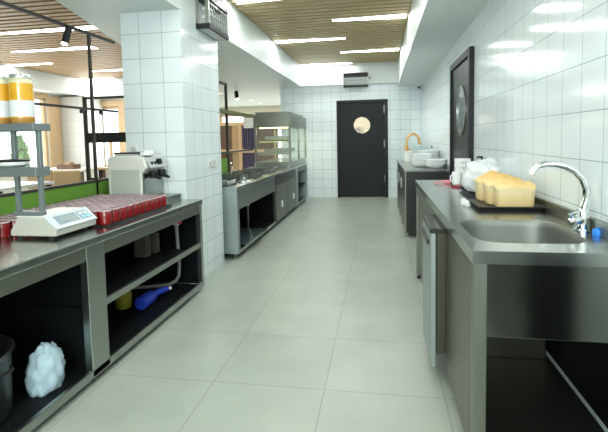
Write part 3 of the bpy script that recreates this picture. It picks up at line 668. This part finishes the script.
# framed wooden screen at the end of the dining room
t = thing('wooden_screen', 'wood framed screen with dark panels and curtain beyond the column', 'screen', (-3.3, 10.4, 0))
for x in (-4.4, -3.85, -3.29, -2.42, -2.2): MB().box(x - .04, x + .04, 10.35, 10.45, 0, 1.66).build('post', 'wood_peach', t, bevel=.004)
MB().box(-4.4, -2.2, 10.36, 10.44, 1.62, 1.70).build('head_rail', 'wood_peach', t); MB().box(-4.4, -2.2, 10.34, 10.46, .97, 1.05).build('sill', 'wood_peach', t)
MB().box(-4.36, -3.89, 10.39, 10.41, 0, 1.62).build('panel', 'wood_brown', t); MB().box(-3.81, -3.50, 10.39, 10.41, 0, 1.62).build('panel', 'wood_brown', t); MB().box(-3.50, -3.33, 10.39, 10.41, 0, 1.62).build('panel', 'wood_tan', t)
cu = MB(); cv = []
for k in range(25): cv.append((-3.24 + .3 * k / 24, 10.36 + .02 * math.sin(k * 1.5)))
cu.prism(cv + [(x, yy + .01) for x, yy in cv[::-1]], .05, 1.62).build('curtain', 'curtain', t)
MB().box(-2.94, -2.46, 10.39, 10.41, 0, 1.62).build('panel', 'wood_brown', t)
# shrub outside the big window
def shrub(label, c, h, r, n=520):
    t = thing('shrub', label, 'shrub', c)
    MB().tube([c, (c[0], c[1], c[2] + h * .8)], [.04, .015], 8).build('stem', 'wood_brown', t, smooth=True)
    mb = MB()
    for _ in range(n):
        z = random.random(); rr = r * math.sqrt(max(.05, 1 - (2 * z - .9) ** 2)) * random.random() ** .5; a = random.uniform(0, 2 * PI)
        p = Vector((c[0] + rr * math.cos(a), c[1] + rr * math.sin(a), c[2] + h * (.18 + .82 * z)))
        u = Vector((random.uniform(-1, 1), random.uniform(-1, 1), random.uniform(-1, 1))).normalized() * .10; w_ = u.orthogonal().normalized() * .055
        mb.add([p - u, p + w_, p + u, p - w_], [(0, 1, 2, 3)])
    mb.build('foliage', 'leaf', t)
shrub('narrow green shrub outside the dining room window', (-8.6, 9.6, 0), 1.45, .17)
tag(MB().box(-30, XL - .25, -10, 30, -.12, -.02).build('ground', 'ground'), 'pale paving outside the window', None, None, 'structure')

# ------------------------------------------------------------------ left back run: worktop on three open units
ZT2 = .782; WY0, WY1 = 4.535, 9.22; BX = -2.15
single(box(BX, -1.485, WY0, WY1, ZT2 - .03, ZT2), 'steel_worktop', 'steel_top', 'continuous steel worktop running from the column to the end wall', 'worktop', (-1.8, 6.9, ZT2 - .03), bevel=.004)
zt = ZT2 - .03
def feet(t, ys, x=-1.56, h=.06):
    for yy in ys: MB().lathe([(.02, 0), (.02, .02), (.014, .022), (.014, h)], (x, yy, 0), 12).build('foot', 'steel_dull', t, smooth=True)
t = thing('sink_unit', 'open steel unit with deep apron just beyond the column', 'kitchen unit', (-1.8, 5.4, 0))
MB().box(BX, -1.50, WY0 + .01, WY0 + .035, .06, zt).build('end_panel', 'steel_light', t, bevel=.003)
MB().box(-1.522, -1.497, WY0 + .035, 6.30, .535, zt).build('apron', 'steel', t)
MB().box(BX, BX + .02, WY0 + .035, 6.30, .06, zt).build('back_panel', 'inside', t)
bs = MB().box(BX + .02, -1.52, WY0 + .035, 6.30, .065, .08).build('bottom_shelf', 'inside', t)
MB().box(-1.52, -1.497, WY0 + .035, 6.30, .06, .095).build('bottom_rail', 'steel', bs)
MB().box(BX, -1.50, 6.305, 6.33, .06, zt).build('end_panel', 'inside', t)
MB().box(-1.522, -1.497, WY0 + .035, WY0 + .075, .095, .535).build('leg', 'steel', t)
MB().box(-1.522, -1.497, 6.24, 6.30, .095, .535).build('leg', 'steel_dark', t)
feet(t, (4.62, 6.2))
t = thing('drain_hose', 'curved pale hose hanging inside the open unit beyond the column', 'hose', (-1.8, 5.3, .08))
MB().tube([(-1.85, 5.35, .75), (-1.78, 5.32, .60), (-1.72, 5.22, .45), (-1.72, 5.18, .30), (-1.78, 5.2, .17), (-1.9, 5.3, .10)], .02, 12).build('hose', 'hose', t, smooth=True)
MB().lathe([(.032, .70), (.032, .752)], (-1.85, 5.35, 0), 14).build('collar', 'plastic_grey', t, smooth=True)
t = thing('supply_pipe', 'straight upright pipe at the back of the open unit', 'pipe', (-1.78, 5.85, .08))
MB().tube([(-1.78, 5.85, .08), (-1.78, 5.85, .752)], .015, 12).build('pipe', 'steel_dull', t, smooth=True)
MB().lathe([(.025, .38), (.028, .40), (.028, .45), (.025, .47)], (-1.78, 5.85, 0), 12).build('coupling', 'plastic_grey', t, smooth=True)
t = thing('glossy_sheet', 'dark glossy sheet lying on the bottom shelf beyond the column', 'sheet', (-1.7, 5.15, .08))
MB().add([(-1.95, 4.90, .085), (-1.50, 4.80, .10), (-1.40, 5.42, .15), (-1.92, 5.60, .11), (-1.95, 4.90, .10), (-1.50, 4.80, .115), (-1.40, 5.42, .165), (-1.92, 5.60, .125)], [(0, 1, 2, 3), (4, 5, 6, 7), (0, 1, 5, 4), (1, 2, 6, 5), (2, 3, 7, 6), (3, 0, 4, 7)]).build('sheet', 'sheet', t)
MB().add([(-1.75, 5.0, .112), (-1.66, 4.98, .115), (-1.64, 5.05, .12), (-1.73, 5.08, .117), (-1.75, 5.0, .115), (-1.66, 4.98, .118), (-1.64, 5.05, .123), (-1.73, 5.08, .12)], [(0, 1, 2, 3), (4, 5, 6, 7), (0, 1, 5, 4), (1, 2, 6, 5), (2, 3, 7, 6), (3, 0, 4, 7)]).build('sticker', 'label', t)
t = thing('base_cabinet', 'closed steel cabinet with two handles under the back worktop', 'cabinet', (-1.8, 7.1, 0))
MB().box(BX, -1.515, 6.35, 7.93, .06, zt).build('carcass', 'steel_dark', t)
MB().box(-1.515, -1.497, 6.36, 7.92, .62, zt - .005).build('top_panel', 'steel_dark', t, bevel=.002)
for (a, b, hy) in ((6.37, 7.13, 6.66), (7.16, 7.92, 7.58)):
    dr = MB().box(-1.515, -1.495, a, b, .07, .605).build('door', 'steel_dull', t, bevel=.003)
    MB().bar((-1.475, hy, .25), (-1.475, hy, .34), .02, .02).bar((-1.49, hy, .26), (-1.475, hy, .26), .015).bar((-1.49, hy, .33), (-1.475, hy, .33), .015).build('handle', 'plastic_white', dr)
feet(t, (6.45, 7.1, 7.85))
t = thing('open_unit', 'open steel unit below the display case near the end wall', 'kitchen unit', (-1.8, 8.6, 0))
MB().box(BX, -1.497, 7.95, 8.14, .06, zt).build('side_panel', 'steel_light', t, bevel=.003)
MB().box(BX, -1.497, 9.12, 9.20, .06, zt).build('side_panel', 'steel_light', t, bevel=.003)
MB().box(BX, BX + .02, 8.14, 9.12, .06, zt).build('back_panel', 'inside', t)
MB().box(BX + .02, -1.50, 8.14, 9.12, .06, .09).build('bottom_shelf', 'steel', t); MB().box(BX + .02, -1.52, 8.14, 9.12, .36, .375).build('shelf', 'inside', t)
MB().box(-1.52, -1.497, 8.14, 9.12, .66, zt).build('apron', 'steel_dark', t)
feet(t, (8.05, 9.15))
# display case
t = thing('display_case', 'glass display case with a grey hood and lit shelves', 'display case', (-1.85, 8.4, ZT2))
foot = [(-1.505, 7.56), (-2.16, 7.56), (-2.46, 7.98), (-2.46, 9.24), (-1.505, 9.24)]
MB().prism(foot, 1.485, 1.70).build('hood', 'steel_dull', t, bevel=.006)
MB().prism([(-1.56, 7.64), (-2.14, 7.64), (-2.40, 8.0), (-2.40, 9.2), (-1.56, 9.2)], 1.70, 1.75).build('hood_cap', 'steel_dull', t, bevel=.004)
MB().prism([(-1.52, 7.58), (-2.14, 7.58), (-2.14, 9.22), (-1.52, 9.22)], ZT2, ZT2 + .10).build('heated_well', 'steel', t, bevel=.004)
for (x, yy) in ((-1.525, 7.58), (-2.13, 7.58), (-2.13, 9.2), (-1.525, 9.2), (-1.525, 8.42)): MB().box(x - .018, x + .018, yy - .018, yy + .018, ZT2 + .10, 1.485).build('post', 'steel_dull', t)
for z in (1.02, 1.245):
    s = MB().box(-2.10, -1.56, 7.62, 9.18, z, z + .018).build('shelf', 'glass_case', t)
    MB().box(-2.11, -1.55, 7.60, 7.62, z - .012, z + .025).build('shelf_edge', 'green_rail' if z > 1.1 else 'steel', s)
    MB().box(-2.08, -1.60, 7.64, 7.67, z - .014, z - .002).build('shelf_light', 'glow_yellow', s)
MB().box(-2.08, -1.58, 7.68, 7.72, 1.468, 1.484).build('hood_light', 'glow_yellow', t)
MB().box(-1.512, -1.508, 7.60, 9.18, ZT2 + .10, 1.485).build('side_glass', 'glass_case', t)
MB().box(-2.11, -1.545, 7.572, 7.576, ZT2 + .10, 1.485).build('front_glass', 'glass_case', t)
for k, (yy, z, lb) in enumerate(((7.9, 1.038, 'small steel pan on the lower shelf, front of the display case'), (8.5, 1.038, 'small steel pan on the lower shelf, middle of the display case'), (7.95, 1.263, 'small steel pan on the upper shelf of the display case'))):
    p = thing('food_pan', lb, 'pan', (-1.83, yy, z), 'pans in the display case')
    MB().box(-2.02, -1.64, yy - .16, yy + .16, z, z + .01).box(-2.02, -2.0, yy - .16, yy + .16, z + .01, z + .07).box(-1.66, -1.64, yy - .16, yy + .16, z + .01, z + .07).box(-2.0, -1.66, yy - .16, yy - .14, z + .01, z + .07).box(-2.0, -1.66, yy + .14, yy + .16, z + .01, z + .07).build('pan', 'steel', p)
    MB().box(-1.99, -1.67, yy - .13, yy + .13, z + .01, z + .055).build('food', 'bread', p)
lamp_area((-1.83, 8.4, 1.462), .4, 1.4, 9, (1, .95, .7))
# pans and tools on the worktop before the display case
def steel_pan(label, x0, x1, y0, y1, h):
    t = thing('steel_pan', label, 'pan', ((x0 + x1) / 2, (y0 + y1) / 2, ZT2), 'steel pans on the back worktop')
    MB().box(x0, x1, y0, y1, ZT2, ZT2 + .006).box(x0, x0 + .006, y0, y1, ZT2, ZT2 + h).box(x1 - .006, x1, y0, y1, ZT2, ZT2 + h).box(x0, x1, y0, y0 + .006, ZT2, ZT2 + h).box(x0, x1, y1 - .006, y1, ZT2, ZT2 + h).build('pan', 'steel', t)
    MB().box(x0 - .012, x0 + .004, y0 - .012, y1 + .012, ZT2 + h, ZT2 + h + .006).box(x1 - .004, x1 + .012, y0 - .012, y1 + .012, ZT2 + h, ZT2 + h + .006).box(x0, x1, y0 - .012, y0 + .004, ZT2 + h, ZT2 + h + .006).box(x0, x1, y1 - .004, y1 + .012, ZT2 + h, ZT2 + h + .006).build('rim', 'chrome', t)
steel_pan('steel pan on the back worktop closest to the column', -2.02, -1.66, 4.70, 5.02, .05)
steel_pan('steel pan on the back worktop second from the column', -2.02, -1.70, 5.28, 5.62, .07)
steel_pan('steel pan on the back worktop third from the column', -2.02, -1.66, 5.8, 6.2, .06)
steel_pan('steel pan on the back worktop against the display case', -2.02, -1.62, 6.45, 7.0, .06)
t = thing('pot_lid', 'round steel lid with knob lying at the aisle edge of the back worktop', 'lid', (-1.60, 5.15, ZT2))
MB().lathe([(.085, 0), (.085, .006), (.06, .02), (.012, .026), (.012, .04), (.02, .05), (0, .056)], (-1.60, 5.15, ZT2), 24).build('lid', 'chrome', t, smooth=True)
t = thing('ladle', 'steel ladle leaning from a pan on the back worktop', 'ladle', (-1.86, 5.42, ZT2))
MB().tube([(-1.86, 5.42, ZT2 + .03), (-1.82, 5.36, .90), (-1.79, 5.30, .985), (-1.80, 5.28, 1.0)], .008, 8).build('handle', 'chrome', t, smooth=True)
MB().lathe([(.012, 0), (.032, .008), (.045, .03), (.047, .04)], (-1.86, 5.44, ZT2 + .007), 16).build('bowl', 'chrome', t, smooth=True)

# ------------------------------------------------------------------ right: sink table
ZR, SXF = .885, .31
SYA, SYB = 1.59, 4.17
t = thing('sink_table', 'steel sink table with one basin along the right wall', 'sink table', (.58, 2.9, 0))
bc, ba, bb = (.555, 1.955), .205, .235
def super_pt(a, A, B, e=4.5):
    c_, s_ = math.cos(a), math.sin(a); k = (abs(c_ / A) ** e + abs(s_ / B) ** e) ** (-1 / e); return (bc[0] + k * c_, bc[1] + k * s_)
X0, X1, Y0_, Y1_ = SXF, XR - .002, SYA, SYB
n = 64
angs = sorted([2 * PI * k / n for k in range(n)] + [math.atan2(yy - bc[1], x - bc[0]) % (2 * PI) for x in (X0, X1) for yy in (Y0_, Y1_)])
inn, out = [], []
for a in angs:
    inn.append(super_pt(a, ba, bb)); ca, sa = math.cos(a), math.sin(a)
    tt = min(((X1 if ca > 0 else X0) - bc[0]) / ca if abs(ca) > 1e-6 else 1e9, ((Y1_ if sa > 0 else Y0_) - bc[1]) / sa if abs(sa) > 1e-6 else 1e9)
    out.append((bc[0] + tt * ca, bc[1] + tt * sa))
k = len(angs)
v = [(x, yy, ZR - .045) for x, yy in out] + [(x, yy, ZR) for x, yy in out] + [(x, yy, ZR) for x, yy in inn] + [(x, yy, ZR - .045) for x, yy in inn]
fs = []
for i in range(k):
    j = (i + 1) % k
    for L in range(3): fs.append((L * k + i, L * k + j, (L + 1) * k + j, (L + 1) * k + i))
MB().add(v, fs).build('worktop', 'steel_top', t)
loops = []
for (sc, z) in ((1.0, ZR + .0005), (.985, ZR - .006), (.97, ZR - .03), (.95, ZR - .12), (.88, ZR - .155), (.5, ZR - .162), (.12, ZR - .168)):
    loops.append([(bc[0] + (x - bc[0]) * sc, bc[1] + (yy - bc[1]) * sc, z) for x, yy in inn])
v = [p for L in loops for p in L]; fs = []
for L in range(len(loops) - 1):
    for i in range(k): fs.append((L * k + i, L * k + (i + 1) % k, (L + 1) * k + (i + 1) % k, (L + 1) * k + i))
fs.append(list(range((len(loops) - 1) * k, len(loops) * k)))
bas = MB().add(v, fs).build('basin', 'steel_basin', t, smooth=True)
MB().lathe([(.035, 0), (.035, .006), (.02, .004), (0, .002)], (bc[0], bc[1], ZR - .168), 20).build('drain', 'chrome', bas, smooth=True)
MB().box(XR - .022, XR - .002, SYA, SYB, ZR, ZR + .055).build('upstand', 'steel_dull', t, bevel=.003)
MB().box(SXF + .045, XR - .01, SYA + .02, SYA + .04, .575, ZR - .045).build('end_apron', 'steel_smooth', t, bevel=.003)
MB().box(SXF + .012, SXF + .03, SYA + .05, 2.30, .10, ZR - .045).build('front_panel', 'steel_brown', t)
for (x, yy) in ((SXF + .006, SYA + .01), (XR - .06, SYA + .01), (SXF + .006, SYB - .09), (XR - .06, SYB - .09)):
    MB().box(x, x + .045, yy, yy + .045, .03, ZR - .045).build('leg', 'steel_dull', t, bevel=.003)
    MB().lathe([(.016, 0), (.018, .03)], (x + .022, yy + .022, 0), 10).build('foot', 'black_rubber', t, smooth=True)
MB().box(SXF + .01, SXF + .03, 2.32, SYB - .05, ZR - .12, ZR - .045).build('front_apron', 'steel_dull', t)
MB().box(SXF + .03, XR - .03, SYA + .06, SYB - .05, .15, .165).build('lower_shelf', 'steel_dull', t)
MB().box(XR - .012, XR - .004, SYA + .06, SYB - .05, .165, ZR - .045).build('back_panel', 'inside', t)
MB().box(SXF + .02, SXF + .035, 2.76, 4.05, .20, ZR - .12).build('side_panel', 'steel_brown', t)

t = thing('undercounter_fridge', 'boxy steel appliance sticking out from under the sink table', 'appliance', (.54, 2.53, .165))
FX, FY0, FY1 = .248, 2.315, 2.74
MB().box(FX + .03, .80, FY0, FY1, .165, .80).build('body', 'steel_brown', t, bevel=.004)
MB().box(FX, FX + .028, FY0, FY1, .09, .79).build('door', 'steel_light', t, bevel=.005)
MB().box(FX - .002, SXF + .02, FY0 - .003, FY1, .79, .815).build('top_shade_strip', 'steel_dark', t, bevel=.003)  # dark strip stands in for the shade beneath the worktop edge
MB().box(FX - .012, FX, FY0 + .06, FY1 - .06, .72, .745).build('handle', 'steel_dark', t)

t = thing('reflected_cabinet', 'unseen low black cabinet added by the right wall for its reflection in the sink table end', 'cabinet', (.74, .45, 0))  # unseen, added to give the sink table end its dark reflection
MB().box(.66, XR - .005, -.35, 1.12, .05, .84).build('carcass', 'black', t, bevel=.004)
for a, b in ((-.34, .38), (.40, 1.11)):
    dd = MB().box(.645, .66, a, b, .07, .82).build('door', 'black', t, bevel=.003); MB().bar((.635, b - .06, .5), (.635, b - .06, .65), .012).build('handle', 'steel_dark', dd)
MB().box(.68, XR - .02, -.3, 1.08, 0, .05).build('plinth', 'black_rubber', t)

# faucet
t = thing('sink_faucet', 'tall curved chrome faucet behind the basin', 'faucet', (.795, 1.96, ZR))
MB().lathe([(.034, 0), (.034, .008), (.026, .012), (.024, .07), (.022, .085), (.016, .095)], (.80, 1.95, ZR), 24).build('base', 'chrome', t, smooth=True)
pts = [(.80, 1.95, .965), (.815, 1.95, 1.02), (.812, 1.95, 1.06), (.797, 1.95, 1.098), (.770, 1.95, 1.128), (.735, 1.95, 1.148), (.695, 1.95, 1.158), (.655, 1.95, 1.158), (.630, 1.95, 1.150), (.617, 1.95, 1.135)]
MB().tube(pts, [.017, .017, .016, .015, .014, .0135, .013, .0125, .012, .012], 14).build('spout', 'chrome', t, smooth=True)
MB().tube([(.619, 1.95, 1.138), (.606, 1.95, 1.117)], .0155, 14).build('aerator', 'chrome', t, smooth=True)
MB().tube([(.795, 1.945, .935), (.762, 1.94, .925), (.748, 1.94, .92)], [.02, .024, .016], 14).build('lever_hub', 'chrome', t, smooth=True)
MB().tube([(.765, 1.94, .93), (.745, 1.935, .955), (.775, 1.935, .968)], [.010, .009, .006], 10).build('lever', 'chrome', t, smooth=True)
t = thing('sink_stopper', 'small blue stopper on the worktop right of the faucet', 'stopper', (.826, 1.88, ZR))
MB().lathe([(.017, 0), (.018, .004), (.018, .02), (.015, .024), (0, .024)], (.826, 1.88, ZR), 18).build('cap', 'blue_cap', t, smooth=True)
MB().lathe([(.006, .024), (.006, .03), (0, .03)], (.826, 1.88, ZR), 10).build('tip', 'blue_cap', t, smooth=True)

# trays, bread
def tray(label, x0, x1, y0, y1, z):
    t = thing('baking_tray', label, 'baking tray', ((x0 + x1) / 2, (y0 + y1) / 2, z), 'baking trays on the sink table')
    MB().box(x0 + .02, x1 - .02, y0 + .02, y1 - .02, z, z + .005).build('base', 'baking', t)
    r = MB(); zz = z + .02
    ins = [(x0 + .02, y0 + .02), (x1 - .02, y0 + .02), (x1 - .02, y1 - .02), (x0 + .02, y1 - .02)]; o_ = [(x0, y0), (x1, y0), (x1, y1), (x0, y1)]
    for i in range(4):
        j = (i + 1) % 4
        a, b, c_, d_ = ins[i], ins[j], o_[j], o_[i]
        r.add([(*a, z + .001), (*b, z + .001), (*c_, zz), (*d_, zz), (*a, z + .006), (*b, z + .006), (*c_, zz + .004), (*d_, zz + .004)], [(0, 1, 2, 3), (4, 5, 6, 7), (0, 1, 5, 4), (2, 3, 7, 6), (1, 2, 6, 5), (0, 3, 7, 4)])
    r.build('rim', 'baking', t)
    return t
tray('dark baking tray under the bread loaves', .505, .826, 2.435, 2.93, ZR)
tray('dark baking tray behind the bread, partly under the plastic bag', .555, .820, 2.96, 3.36, ZR)
def loaf(label, x0, x1, y0, y1, z, h):
    mb = MB(); nx, ny, nz = 22, 10, 10
    bm = bmesh.new(); bmesh.ops.create_cube(bm, size=1)
    bmesh.ops.subdivide_edges(bm, edges=bm.edges, cuts=9, use_grid_fill=True)
    lx_, ly = x1 - x0, y1 - y0; vs = []
    for q in bm.verts:
        x, yy, zz = q.co * 2
        r = .16                                  # round the box corners
        e = 6; kx = (abs(x) ** e + abs(yy) ** e) ** (1 / e) / max(abs(x), abs(yy), 1e-6) if max(abs(x), abs(yy)) > 0 else 1
        x, yy = x / kx, yy / kx
        up = (zz + 1) / 2
        top = max(0, (up - .62) / .38)
        wid = .90 + .10 * up + .05 * math.sin(PI * min(1, max(0, (up - .6) / .4)))
        dome = 1 - .30 * top * (.55 * abs(yy) ** 2.4 + .45 * abs(x) ** 4)
        lump = 1 + .075 * top * math.cos(x * PI * 1.6 + .6) + .05 * noise.noise(Vector((x * 2.2 + x0 * 9, yy * 2, zz)))
        zf = up * dome * (lump if up > .6 else 1)
        pull = 1 - .16 * top ** 3
        vs.append(((x0 + x1) / 2 + x * lx_ / 2 * wid * pull, (y0 + y1) / 2 + yy * ly / 2 * wid * pull, z + zf * h))
    bm.verts.index_update(); fs = [[q.index for q in f.verts] for f in bm.faces]; bm.free()
    mb.add(vs, fs)
    o = mb.build('bread_loaf', 'bread', None, base=((x0 + x1) / 2, (y0 + y1) / 2, z), sub=1)
    for p in o.data.polygons: p.use_smooth = True
    return tag(o, label, 'bread', 'bread loaves on the tray')
zb = ZR + .005
loaf('golden tin loaf nearest the basin, its long side facing out', .600, .800, 2.47, 2.595, zb, .155)
loaf('golden tin loaf in the middle of the three on the tray', .578, .785, 2.612, 2.737, zb, .163)
loaf('golden tin loaf farthest from the basin, beside the plastic bag', .560, .775, 2.755, 2.88, zb, .168)

# bags, cups, odds and ends
cloth_lump('plastic_bag', 'bag', 'big crumpled white plastic bag behind the bread', 'plastic bag', (.690, 3.19, ZR + .024), (.128, .25, .145), 11., 'white plastic bags', .32, 2.2)
cloth_lump('plastic_bag', 'bag', 'small crumpled clear plastic bag at the aisle side of the baking tray', 'plastic bag', (.475, 2.66, ZR), (.022, .10, .022), 4., 'white plastic bags', .5, 1.6)
t = thing('strainer_basket', 'tall white perforated plastic basket beside the plastic bag', 'basket', (.68, 3.92, ZR))
cxx, cyy = .678, 3.92; mb = MB()
for kk in range(24):
    a0, a1 = 2 * PI * kk / 24, 2 * PI * (kk + .55) / 24
    for z0_, z1_ in ((.0, .19),):
        p = [(cxx + r * math.cos(a), cyy + r * math.sin(a)) for r in (.056, .062) for a in (a0, a1)]
        mb.add([(x, yy, ZR + z) for z in (z0_, z1_) for x, yy in p], [(0, 1, 3, 2), (4, 6, 7, 5), (0, 4, 5, 1), (2, 3, 7, 6), (0, 2, 6, 4), (1, 5, 7, 3)])
mb.build('wall', 'porcelain', t)
rb = MB()
for z in (0, .045, .09, .135, .18): rb.lathe([(.053, z), (.065, z), (.065, z + .022), (.053, z + .022), (.053, z)], (cxx, cyy, ZR), 24)
rb.build('hoop', 'porcelain', t, smooth=True)
MB().lathe([(0, .006), (.055, .006), (.055, .0)], (cxx, cyy, ZR), 24).build('base', 'porcelain', t)
t = thing('mug', 'white mug standing before the perforated basket', 'mug', (.615, 3.84, ZR))
MB().lathe([(.028, 0), (.034, .006), (.038, .10), (.034, .10), (.03, .012), (0, .01)], (.612, 3.80, ZR), 24).build('body', 'porcelain', t, smooth=True)
MB().tube([(.58, 3.78, ZR + .08), (.562, 3.77, ZR + .07), (.558, 3.768, ZR + .05), (.566, 3.77, ZR + .03), (.582, 3.78, ZR + .025)], .006, 8).build('handle', 'porcelain', t, smooth=True)
t = thing('serving_board', 'small red board with a dark blade on it, lying by the white mug', 'board', (.60, 3.62, ZR))
MB().prism([(.535, 3.60), (.64, 3.42), (.70, 3.47), (.60, 3.68)], ZR, ZR + .010).build('board', 'red', t, bevel=.002)
MB().prism([(.535, 3.585), (.63, 3.43), (.655, 3.445), (.555, 3.61)], ZR + .010, ZR + .014).build('blade', 'black', t)
t = thing('food_scoop', 'pink plastic scoop behind the red board', 'scoop', (.56, 3.9, ZR))
MB().lathe([(.02, 0), (.028, .004), (.032, .026), (.029, .026), (.024, .007), (0, .006)], (.548, 3.86, ZR), 18).build('bowl', 'pink', t, smooth=True)
MB().tube([(.516, 3.85, ZR + .02), (.47, 3.83, ZR + .012), (.44, 3.82, ZR + .006)], .006, 8).build('handle', 'pink', t, smooth=True)
t = thing('soap_bottle', 'white bottle with a black pump, against the wall behind the bag', 'bottle', (.79, 3.72, ZR))
MB().lathe([(.03, 0), (.034, .006), (.034, .12), (.02, .145), (.014, .155)], (.79, 3.72, ZR), 20).build('body', 'plastic_white', t, smooth=True)
MB().lathe([(.017, .15), (.017, .19), (.008, .195), (.008, .225), (0, .225)], (.79, 3.72, ZR), 14).build('pump', 'black', t, smooth=True)
MB().tube([(.79, 3.72, ZR + .222), (.765, 3.71, ZR + .224), (.748, 3.705, ZR + .216)], .008, 8).build('nozzle', 'black', t, smooth=True)

# ------------------------------------------------------------------ right: back counter
CY0_, CY1_ = 5.78, 8.35; ZQ = .862
t = thing('back_counter', 'dark sided steel counter near the end wall under white dishes', 'counter', (.58, 7.0, 0))
MB().box(.295, XR - .002, CY0_, CY1_, ZQ - .028, ZQ).build('worktop', 'steel_top', t, bevel=.003)
MB().box(.32, XR - .01, CY0_ + .012, CY0_ + .03, .05, ZQ - .028).build('end_panel', 'steel_dark', t)
MB().box(.32, XR - .01, CY1_ - .03, CY1_ - .012, .05, ZQ - .028).build('end_panel', 'steel_dark', t)
for (a, b) in ((5.82, 6.65), (6.67, 7.49), (7.51, 8.31)):
    dd = MB().box(.305, .322, a, b, .09, ZQ - .04).build('door', 'steel_brown', t, bevel=.002)
    MB().bar((.295, b - .07, .55), (.295, b - .07, .70), .012).build('handle', 'steel', dd)
MB().box(.33, XR - .02, CY0_ + .03, CY1_ - .03, .07, .085).build('bottom_shelf', 'steel_dark', t)
MB().box(XR - .02, XR - .002, CY0_, CY1_, ZQ, ZQ + .05).build('upstand', 'steel_dull', t)
for yy in (CY0_ + .02, 6.66, 7.5, CY1_ - .06):
    MB().box(.308, .343, yy, yy + .035, .0, ZQ - .028).build('leg', 'steel_dull', t)
t = thing('gold_faucet', 'brushed gold gooseneck faucet at the far end of the back counter', 'faucet', (.455, 7.95, ZQ))
cv = [(.452, 7.97, ZQ), (.452, 7.97, 1.12), (.455, 7.97, 1.20), (.475, 7.97, 1.27), (.52, 7.97, 1.315), (.575, 7.97, 1.325), (.63, 7.97, 1.295), (.66, 7.97, 1.24), (.668, 7.97, 1.175)]
MB().tube(cv, .021, 14).build('spout', 'gold', t, smooth=True)
MB().tube([(.452, 7.97, ZQ), (.452, 7.97, 1.13)], .033, 16).build('base', 'gold', t, smooth=True)
MB().tube([(.668, 7.97, 1.19), (.670, 7.97, 1.135)], .028, 14).build('spray_head', 'gold', t, smooth=True)
MB().tube([(.48, 7.97, 1.06), (.54, 7.96, 1.05)], .012, 10).build('lever', 'gold', t, smooth=True)
t = thing('canister', 'cream canister standing in front of the gold faucet', 'canister', (.46, 7.7, ZQ))
MB().lathe([(.062, 0), (.07, .006), (.07, .15), (.066, .155)], (.463, 7.72, ZQ), 24).build('body', 'plastic_white', t, smooth=True)
MB().lathe([(.072, .150), (.072, .168), (.05, .175), (0, .175)], (.463, 7.72, ZQ), 24).build('lid', 'plastic_white', t, smooth=True)
bowl0 = None
def bowl_stack(c, cnt, r, where):
    global bowl0
    for q in range(cnt):
        z = c[2] + q * .034
        lb = 'white porcelain bowl, ' + ['lowest', 'second', 'third', 'fourth', 'topmost'][q if q < cnt - 1 else 4] + ' of the ' + where
        if bowl0 is None:
            bowl0 = thing('serving_bowl', lb, 'bowl', (c[0], c[1], z), 'white bowls on the back counter')
            MB().lathe([(.06, .005), (.10, .02), (.138, .055), (.142, .075), (.148, .078), (.146, .06), (.106, .012), (.062, 0)], (c[0], c[1], z), 30).build('bowl', 'porcelain', bowl0, smooth=True)
            MB().lathe([(.05, 0), (.062, .0), (.058, .008), (.05, .008), (.05, 0)], (c[0], c[1], z), 24).build('foot_ring', 'porcelain', bowl0, smooth=True)
        else:
            o = dup(bowl0, (c[0], c[1], z), lb)
bowl_stack((.56, 6.35, ZQ), 4, .14, 'stack nearest the gold faucet')
bowl_stack((.71, 6.10, ZQ), 2, .14, 'low stack at the near end of the back counter')
bowl_stack((.70, 6.75, ZQ), 5, .14, 'stack against the wall')
t = thing('glass_container', 'clear glass container behind the white bowls', 'container', (.62, 7.15, ZQ))
MB().box(.50, .74, 7.0, 7.25, ZQ, ZQ + .01).box(.50, .506, 7.0, 7.25, ZQ + .01, ZQ + .26).box(.734, .74, 7.0, 7.25, ZQ + .01, ZQ + .26).box(.506, .734, 7.0, 7.006, ZQ + .01, ZQ + .26).box(.506, .734, 7.244, 7.25, ZQ + .01, ZQ + .26).build('body', 'glass_case', t)
MB().box(.495, .745, 6.995, 7.255, ZQ + .26, ZQ + .272).build('lid', 'glass_case', t)
bottle('bottle', 'small dark topped bottle against the wall on the back counter', 'bottle', (.80, 7.3, ZQ), .03, .26, 'plastic_white', 'black')

# ------------------------------------------------------------------ light, sky
wd = bpy.data.worlds.new('sky'); SC.world = wd; wd.use_nodes = True
bg = wd.node_tree.nodes['Background']; bg.inputs['Color'].default_value = (.95, .98, 1, 1); bg.inputs['Strength'].default_value = 2.6
def portal(loc, sx, sy, rot, power, col=(.97, .99, 1)):
    return lamp_area(loc, sx, sy, power, col, rot)
portal((XL + .08, 6.8, 1.5), 1.5, 4.6, (0, -PI / 2, 0), 42)
lamp_area((-.6, -2.1, 1.75), 1.9, 1.5, 85, (.90, 1, .99), (PI / 2, 0, 0))  # added soft fill from behind the viewer, no visible source
portal((-6.78, YD - .08, 1.4), .8, 1.4, (-PI / 2, 0, 0), 22)
lamp_area((-4.0, 12.3, 2.33), 2.2, 3.0, 34, (1, .95, .85))  # broad fill added to brighten the far alcove

# ------------------------------------------------------------------ camera
cam = bpy.data.cameras.new('camera'); co = bpy.data.objects.new('camera', cam); COL.objects.link(co)
R = Matrix(((0.9859122039184748, 0.007658186568640325, 0.16708823520252855), (0.16607033901418544, 0.07429462534845138, -0.9833112178471507), (-0.019944138595816195, 0.9972069297908098, 0.0719761801769011)))
co.matrix_world = Matrix.Translation((0, 0, 1.28)) @ R.to_4x4()
cam.sensor_fit = 'HORIZONTAL'; cam.sensor_width = 36; cam.lens = 450 / 608 * 36; cam.shift_y = -45 / 608; cam.clip_start = .02
SC.camera = co
SC.view_settings.view_transform = 'Standard'; SC.view_settings.look = 'None'; SC.view_settings.exposure = 0.42; SC.view_settings.gamma = 1.0
